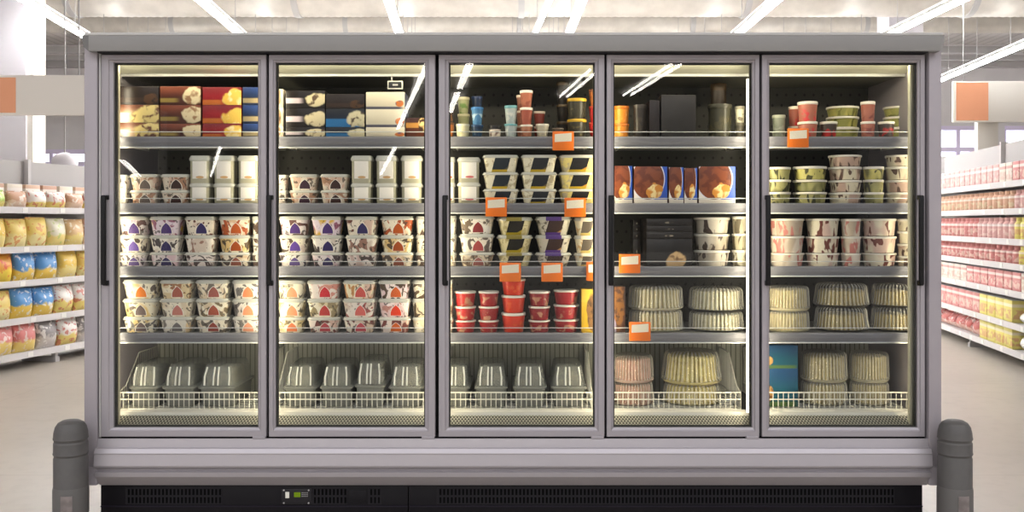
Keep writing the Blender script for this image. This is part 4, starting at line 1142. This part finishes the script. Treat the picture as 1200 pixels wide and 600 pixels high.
# lamps in front of the freezer (seen mirrored in the door glass)
ZF = 3.4
FR = [((500, 75), (466, 150), 'single', .035), ((550, 74), (527, 130), 'broken', .045), ((697, 80), (660, 112), 'double', .011), ((793, 73), (735, 110), 'double', .011), ((463, 172), (446, 204), 'single', .05), ((258, 172), (247, 206), 'single', .04), ((143, 187), (163, 206), 'double', .03)]
nth = {}
for (a, c, nm, w) in FR:
    P0, P1 = [Vector(((u - HX) * (ZF - EYE) / (HY - v), 0, ZF)) for u, v in (a, c)]
    for Pq, (u, v) in ((P0, a), (P1, c)): Pq.y = -((ZF - EYE) * F / (HY - v) - D0) + .045
    d = P1 - P0; L = d.length; ang = math.atan2(d.y, d.x)
    la = empty('ceiling_lamp', P0, ang)
    tag(la, 'bright %s lamp line mirrored in the glass at %s' % (nm, {500: 'second door top', 550: 'middle door handle side', 697: 'middle door far corner', 793: 'fourth door top', 463: 'second door, second shelf', 258: 'leftmost door, second shelf', 143: 'leftmost door edge'}[a[0]]), 'ceiling lamp', 'ceiling lamps over the front aisle')
    b = MB()
    if nm == 'double':
        b.rbox(0, L, -.06 - w, -.06 + w, -.04, 0, .008); b.rbox(0, L, .06 - w, .06 + w, -.04, 0, .008)
    elif nm == 'broken': b.rbox(0, L * .40, -w, w, -.04, 0, .008); b.rbox(L * .52, L, -w, w, -.04, 0, .008)
    else: b.rbox(0, L, -w, w, -.04, 0, .008)
    b.build('tube', M['front_lamp'], la)
    b = MB(); b.rbox(0, L, -w - .13, w + .13, .001, .05, .008); b.build('housing', M['lamp_body'], la)
    for k in range(int(L / 6) + 1):
        b = MB(); b.tube([(k * 6 + .1, 0, .05), (k * 6 + .1, 0, 2.9)], .006, 5); b.build('hanger_wire', M['steel'], la)

# hanging signs
for i, (u0, u1, v0, v1, o0, o1, y) in enumerate(((-24, 104, 88, 135, -20, 18.5, 3.4), (1117, 1245, 95, 143, 1120.5, 1158, 7.6))):
    sg = empty('hanging_sign', (px((u0 + u1) / 2, y), y, pz(v1, y)))
    tag(sg, 'blank cream aisle sign with orange square, %s of the freezer' % ('left', 'right')[i], 'sign', 'blank aisle signs')
    W, H = (u1 - u0) * (D0 + y) / F / 2, (v1 - v0) * (D0 + y) / F
    b = MB(); b.rbox(-W, W, 0, .04, 0, H, .006); b.build('board', M['sign'], sg)
    c0, c1 = px(o0, y) - sg.location.x, px(o1, y) - sg.location.x
    b = MB(); b.box(c0, c1, -.004, .001, .02, H - .02); b.build('orange_square', M['sign_orange'], sg)
    for x in (-W * .8, W * .8):
        b = MB(); b.tube([(x, .02, H), (x, .02, 6.3 - sg.location.z)], .006); b.build('hanger_wire', M['steel'], sg)
    if i == 1:
        b = MB(); b.rbox(px(1148, y) - sg.location.x, px(1172, y) - sg.location.x, .045, .14, -sg.location.z, H - .02, .005); b.build('post', M['pillar2'], sg)
# pendant work lamp, left
pl = empty('pendant_lamp', (px(76, 6), 6, pz(196, 6)))
tag(pl, 'white dome pendant lamp hanging above the snack rack', 'pendant lamp')
b = MB(); b.loft([ring(a * .012, a * .012, z * .01, 28) for a, z in ((9.5, 0), (11, 2), (11.3, 6), (10.5, 10), (7, 14), (2, 16))]); b.build('shade', plain('pendant_white', 'eae6ec', .5), pl)
b = MB(); b.tube([(0, 0, .15), (0, 0, 6.3 - pl.location.z)], .008); b.build('cord', M['steel'], pl)
b = MB(); b.loft([ring(.09, .09, -.004, 24), ring(.09, .09, .0, 24)]); b.build('lens', emit('pendant_glow', 'fff8ff', 3), pl)


# ------------------------------------------------------------------ racks of the shop behind
def rack(A, B, s0, s1, zs, dep, side, label):
    """shelving standing along the line A-B; its front faces the viewer"""
    A, B = Vector((*A, 0)), Vector((*B, 0)); d = (B - A).normalized(); nrm = Vector((d.y, -d.x, 0)) * side      # towards the aisle
    O = A + d * s0; L = s1 - s0; ang = math.atan2(d.y, d.x)
    rk = empty('store_shelving', O, ang); tag(rk, label, 'shelving')
    t = -1 if side > 0 else 1               # local +Y points left of d: aisle side is -Y*side
    bk = lambda y: y * side
    b = MB(); b.box(0, L, bk(dep - .03), bk(dep), .02, zs[0] + .48); b.build('back_board', M['rack_back'], rk)
    for x in (0, L / 2, L):
        b = MB(); b.box(x - .02, x + .02, bk(dep - .08), bk(dep + .0), 0, zs[0] + .5); b.box(x - .03, x + .03, bk(.04), bk(dep - .04), 0, .05); b.box(x - .02, x + .02, bk(.05), bk(.1), 0, zs[-1] - .02)
        b.build('upright', M['rack'], rk)
    for z in zs:
        b = MB(); b.box(0, L, bk(.008), bk(dep - .03), z - .03, z); sh = b.build('shelf', M['rack'], rk)
        b = MB(); b.box(0, L, bk(-.004), bk(.008), z - .05, z + .012); b.build('price_rail', M['rack_rail'], sh)
        k = .15
        while k < L:
            b = MB(); b.box(k, k + .07, bk(-.007), bk(-.004), z - .042, z + .004); b.build('ticket', M['tag'], sh); k += random.uniform(.35, .6)
    return O, d, nrm, ang, L


def bag_proto(w, h, t):
    def f(r):
        b = MB(); rings = []
        for k in range(11):
            s = k / 10; th = t / 2 * max(.06, math.sin(PI * min(1, max(0, (s * .94 + .03)))) ** .7); ww = w / 2 * (1 - .10 * math.sin(PI * s))
            rings.append(ring(ww, th, h * s, 24, 2.6))
        b.loft(rings); b.build('pouch', M['bag'], r)
        b = MB(); b.rbox(-w / 2 * .98, w / 2 * .98, -.005, .005, h - .012, h + .012, .002); b.build('seal', M['bag'], r)
    return f


def box_proto(w, h, t):
    def f(r):
        b = MB(); b.rbox(-w / 2, w / 2, -t / 2, t / 2, 0, h - .003, .004); b.build('box', M['pack'], r)
        b = MB(); b.box(-w / 2 + .006, w / 2 - .006, -t / 2 + .006, t / 2 - .006, h - .003, h); b.build('top_flap', M['rack_rail'], r)
    return f


def jar_proto(w, h):
    def f(r):
        a = w / 2; b = MB(); b.loft([ring(a * .9, a * .9, 0, 20), ring(a, a, .01, 20), ring(a, a, h * .72, 20), ring(a * .7, a * .7, h * .84, 20)]); b.build('jar', M['pack'], r)
        b = MB(); b.loft([ring(a * .76, a * .76, h * .84, 20), ring(a * .76, a * .76, h, 20)]); b.build('cap', M['obj_plain'], r)
    return f


def row(R, z, s0, s1, step, kind, dims, cols, name, cat, shelfname, rackname, side, tilt=0, dep0=.03):
    O, d, nrm, ang, L = R
    s = s0; k = 0
    while s < s1 - step * .5:
        us = []
        for ds in (0, step):
            for dn_ in (dep0, dep0 + dims[-1] if kind != 'jar' else dep0 + dims[0]):
                c_ = O + d * (s + ds) - nrm * dn_; us.append(HX + c_.x * F / (D0 + c_.y))
        if max(us) < 1 or min(us) > 1199 or (side > 0 and min(us) > 118) or (side < 0 and max(us) < 1084):
            s += step; continue
        look, base, ink, wash = cols(k, s)
        if kind == 'bag': bd = bag_proto(*dims); t = dims[2]
        elif kind == 'box': bd = box_proto(*dims); t = dims[2]
        else: bd = jar_proto(*dims); t = dims[0]
        o = proto((kind, name, dims), name, bd)
        rnd = random.Random(int(z * 100) * 57 + k)
        p = O + d * (s + step / 2) - nrm * (dep0 + t / 2)
        o.location = (p.x, p.y, z); o.rotation_euler = (0, 0, ang + (0 if side > 0 else PI) + (rnd.uniform(-.06, .06) if kind == 'bag' else 0))
        sc = rnd.uniform(.93, 1.04) if kind == 'bag' else 1; o.scale = (1, 1, sc)
        for ch in KIDS[o.name]:
            ch['base'] = list(lin(base)); ch['ink'] = list(lin(ink)); ch['wash'] = list(lin(wash)); ch.color = (*lin(base), 1)
        tag(o, '%s, %s from the picture edge, %s of %s' % (look, ORD[min(k, 20)], shelfname, rackname), cat, '%ss, %s of %s' % (name.replace('_', ' '), shelfname, rackname))
        s += step; k += 1


# left rack: snack bags, haze mixed into their pale colours
LZ = [1.53, 1.156, .834, .48, .15]
RL = rack((-4.71, 4.34), (-4.43, 5.47), -.7, 2.3, LZ, .45, 1, 'grey store shelving with snack bags, left of the freezer')
Y1 = ('yellow', 'ecd27a', 'd98a4a', 'f0e2a4'); Y2 = ('gold', 'e8c45a', 'f2ead2', 'f0dc90'); BL = ('blue and yellow', '5f9bd6', 'f0f0ee', 'ecca5c'); WH = ('white and red', 'efe9e2', 'cf6a5c', 'e6d27c'); RDb = ('pink red', 'e08a86', 'f2e2da', 'ecd27c'); DK = ('grey and white', '8f8a8a', 'efece8', 'c9c2bc'); BR = ('brown and cream', 'cfa488', 'efe6da', 'e2c8b0'); GN = ('green', 'b4cf6a', 'f0e8b0', 'e6d67c')
def pick(*seq): return lambda k, s: (seq[min(k, len(seq) - 1)][0] + ' snack bag', *seq[min(k, len(seq) - 1)][1:])
def pickb(*seq): return lambda k, s: (seq[min(k, len(seq) - 1)][0] + ' bread packet', *seq[min(k, len(seq) - 1)][1:])
lr = 'snack rack'
row(RL, LZ[0], .05, 2.9, .24, 'box', (.20, .24, .14), lambda k, s: (('brown', 'cream', 'tan')[k % 3] + ' upright packet', ('c99f86', 'e6dccb', 'd8b498')[k % 3], 'efe6dc', 'b58468'), 'food_box', 'packet', 'top shelf', lr, 1, dep0=.22)
row(RL, LZ[0], .05, 2.9, .27, 'bag', (.24, .16, .14), pickb(GN, BR, WH, WH, BR, WH), 'bread_bag', 'bread bag', 'top shelf', lr, 1, dep0=.03)
row(RL, LZ[1], .05, 2.9, .27, 'bag', (.26, .27, .16), pick(Y2, Y1, Y1, ('white and green', 'e9e4cf', 'c2cf7c', 'ecd88a'), ('brown and yellow', 'dcb98a', 'f0e6d0', 'ecd88a'), BR, Y1), 'snack_bag', 'snack bag', 'second shelf', lr, 1)
row(RL, LZ[2], .05, 2.9, .30, 'bag', (.28, .26, .16), pick(('red and yellow', 'e6a03c', 'd84a3c', 'ecd04c'), BL, BL, Y2, Y1, Y2), 'snack_bag', 'snack bag', 'third shelf', lr, 1)
row(RL, LZ[3], .05, 2.9, .29, 'bag', (.28, .27, .16), pick(Y1, BL, BL, WH, WH, WH), 'snack_bag', 'snack bag', 'fourth shelf', lr, 1)
row(RL, LZ[4], .05, 2.9, .30, 'bag', (.29, .27, .16), pick(RDb, RDb, DK, WH, DK, DK), 'snack_bag', 'snack bag', 'bottom shelf', lr, 1)
# right rack: boxes and jars, their colours whitened for haze
RZ = [1.79, 1.52, 1.224, .984, .723, .41, .15]
RR = rack((4.8, 4.5), (5.25, 7.3), -.6, 4.2, RZ, .45, -1, 'long grey store shelving with red food packets, right of the freezer')
rr_ = 'packet rack'
RED = ('d68f8c', 'f0dfd8', 'e6c6ba'); PNK = ('e2b4b0', 'f4e8e4', 'eed2ca'); YEL = ('e8dc80', 'f2e8c8', 'dcb27c'); CRE = ('e8dfd4', 'd8a8a0', 'dcc2b6'); ORN = ('e0b79c', 'f2e6da', 'e6d4b4')
def band(*segs):
    """segs: (until s, look, colours)"""
    def f(k, s):
        for u, look, c in segs:
            if s < u: return (look, *c)
        return (segs[-1][1], *segs[-1][2])
    return f
row(RR, RZ[0], .05, 4.1, .19, 'box', (.17, .20, .12), band((.5, 'tall cream packet', CRE), (.9, 'red packet', RED), (1.3, 'white packet', CRE), (9, 'pink packet', PNK)), 'food_box', 'packet', 'top shelf', rr_, -1)
row(RR, RZ[1], .05, 4.1, .16, 'jar', (.13, .19), band((.6, 'brown jar', ORN), (1.0, 'pink jar', PNK), (9, 'orange and white jar', ORN)), 'food_jar', 'jar', 'second shelf', rr_, -1)
row(RR, RZ[2], .05, 4.1, .16, 'jar', (.13, .22), band((.95, 'yellow jar', YEL), (2.1, 'pinkish jar', PNK), (9, 'red jar', RED)), 'food_jar', 'jar', 'third shelf', rr_, -1)
row(RR, RZ[3], .05, 4.1, .17, 'jar', (.14, .18), band((.8, 'yellow jar', YEL), (9, 'red jar', RED)), 'food_jar', 'jar', 'fourth shelf', rr_, -1)
row(RR, RZ[4], .05, 4.1, .24, 'box', (.22, .19, .14), band((.6, 'white packet', CRE), (1.2, 'red packet', RED), (2.4, 'bright red packet', RED), (9, 'cream and red packet', CRE)), 'food_box', 'packet', 'fifth shelf', rr_, -1)
row(RR, RZ[5], 1.0, 4.1, .25, 'box', (.235, .22, .14), band((1.9, 'bright yellow box', YEL), (9, 'red box', RED)), 'food_box', 'packet', 'sixth shelf', rr_, -1)
row(RR, RZ[5], .05, 1.0, .45, 'bag', (.42, .13, .26), lambda k, s: ('white lying sack', 'eeebe6', 'e2ddd6', 'e8e4dc'), 'rice_sack', 'sack', 'sixth shelf', rr_, -1)
row(RR, RZ[6], 1.0, 2.0, .25, 'box', (.235, .20, .14), band((9, 'yellow box', YEL)), 'food_box', 'packet', 'bottom shelf', rr_, -1)
row(RR, RZ[6], 2.05, 4.1, .30, 'bag', (.28, .17, .18), lambda k, s: ('red and white bag', 'c8716c', 'f0e2dc', 'e2b8ac'), 'snack_bag', 'snack bag', 'bottom shelf', rr_, -1)
row(RR, RZ[6], .05, 1.0, .45, 'bag', (.42, .16, .26), lambda k, s: ('white lying sack', 'eeebe6', 'e2ddd6', 'e8e4dc'), 'rice_sack', 'sack', 'bottom shelf', rr_, -1)

# ------------------------------------------------------------------ light, camera
w = bpy.data.worlds.new('World'); SC.world = w; w.use_nodes = True
nt = w.node_tree; nt.nodes.clear()
o = nt.nodes.new('ShaderNodeOutputWorld'); bg = nt.nodes.new('ShaderNodeBackground'); tc = nt.nodes.new('ShaderNodeTexCoord'); sp = nt.nodes.new('ShaderNodeSeparateXYZ'); mr = nt.nodes.new('ShaderNodeMapRange')
nt.links.new(tc.outputs['Generated'], sp.inputs[0]); nt.links.new(sp.outputs[2], mr.inputs[0])
mr.inputs[1].default_value = .17; mr.inputs[2].default_value = .5; mr.inputs[3].default_value = .12; mr.inputs[4].default_value = 2.2  # gradient added as front light, kept dim low down for dark glass reflections
bg.inputs[0].default_value = (.95, .95, 1, 1); nt.links.new(mr.outputs[0], bg.inputs[1]); nt.links.new(bg.outputs[0], o.inputs[0])

cam = bpy.data.cameras.new('camera'); co = bpy.data.objects.new('camera', cam); COL.objects.link(co)
co.location = (0, -D0, EYE); co.rotation_euler = (PI / 2, 0, 0)
cam.sensor_width = 36; cam.lens = 36 * F / 1200; cam.shift_y = -(300 - HY) / 1200; cam.clip_end = 200
SC.camera = co
vs = SC.view_settings; vs.view_transform = 'Standard'; vs.look = 'None'; vs.gamma = 1; vs.use_curve_mapping = False; vs.exposure = 0
cy = SC.cycles
cy.max_bounces = 10; cy.transparent_max_bounces = 24; cy.diffuse_bounces = 4; cy.glossy_bounces = 4; cy.sample_clamp_indirect = 0; cy.sample_clamp_direct = 0
cy.caustics_reflective = False; cy.caustics_refractive = False
cy.use_denoising = True
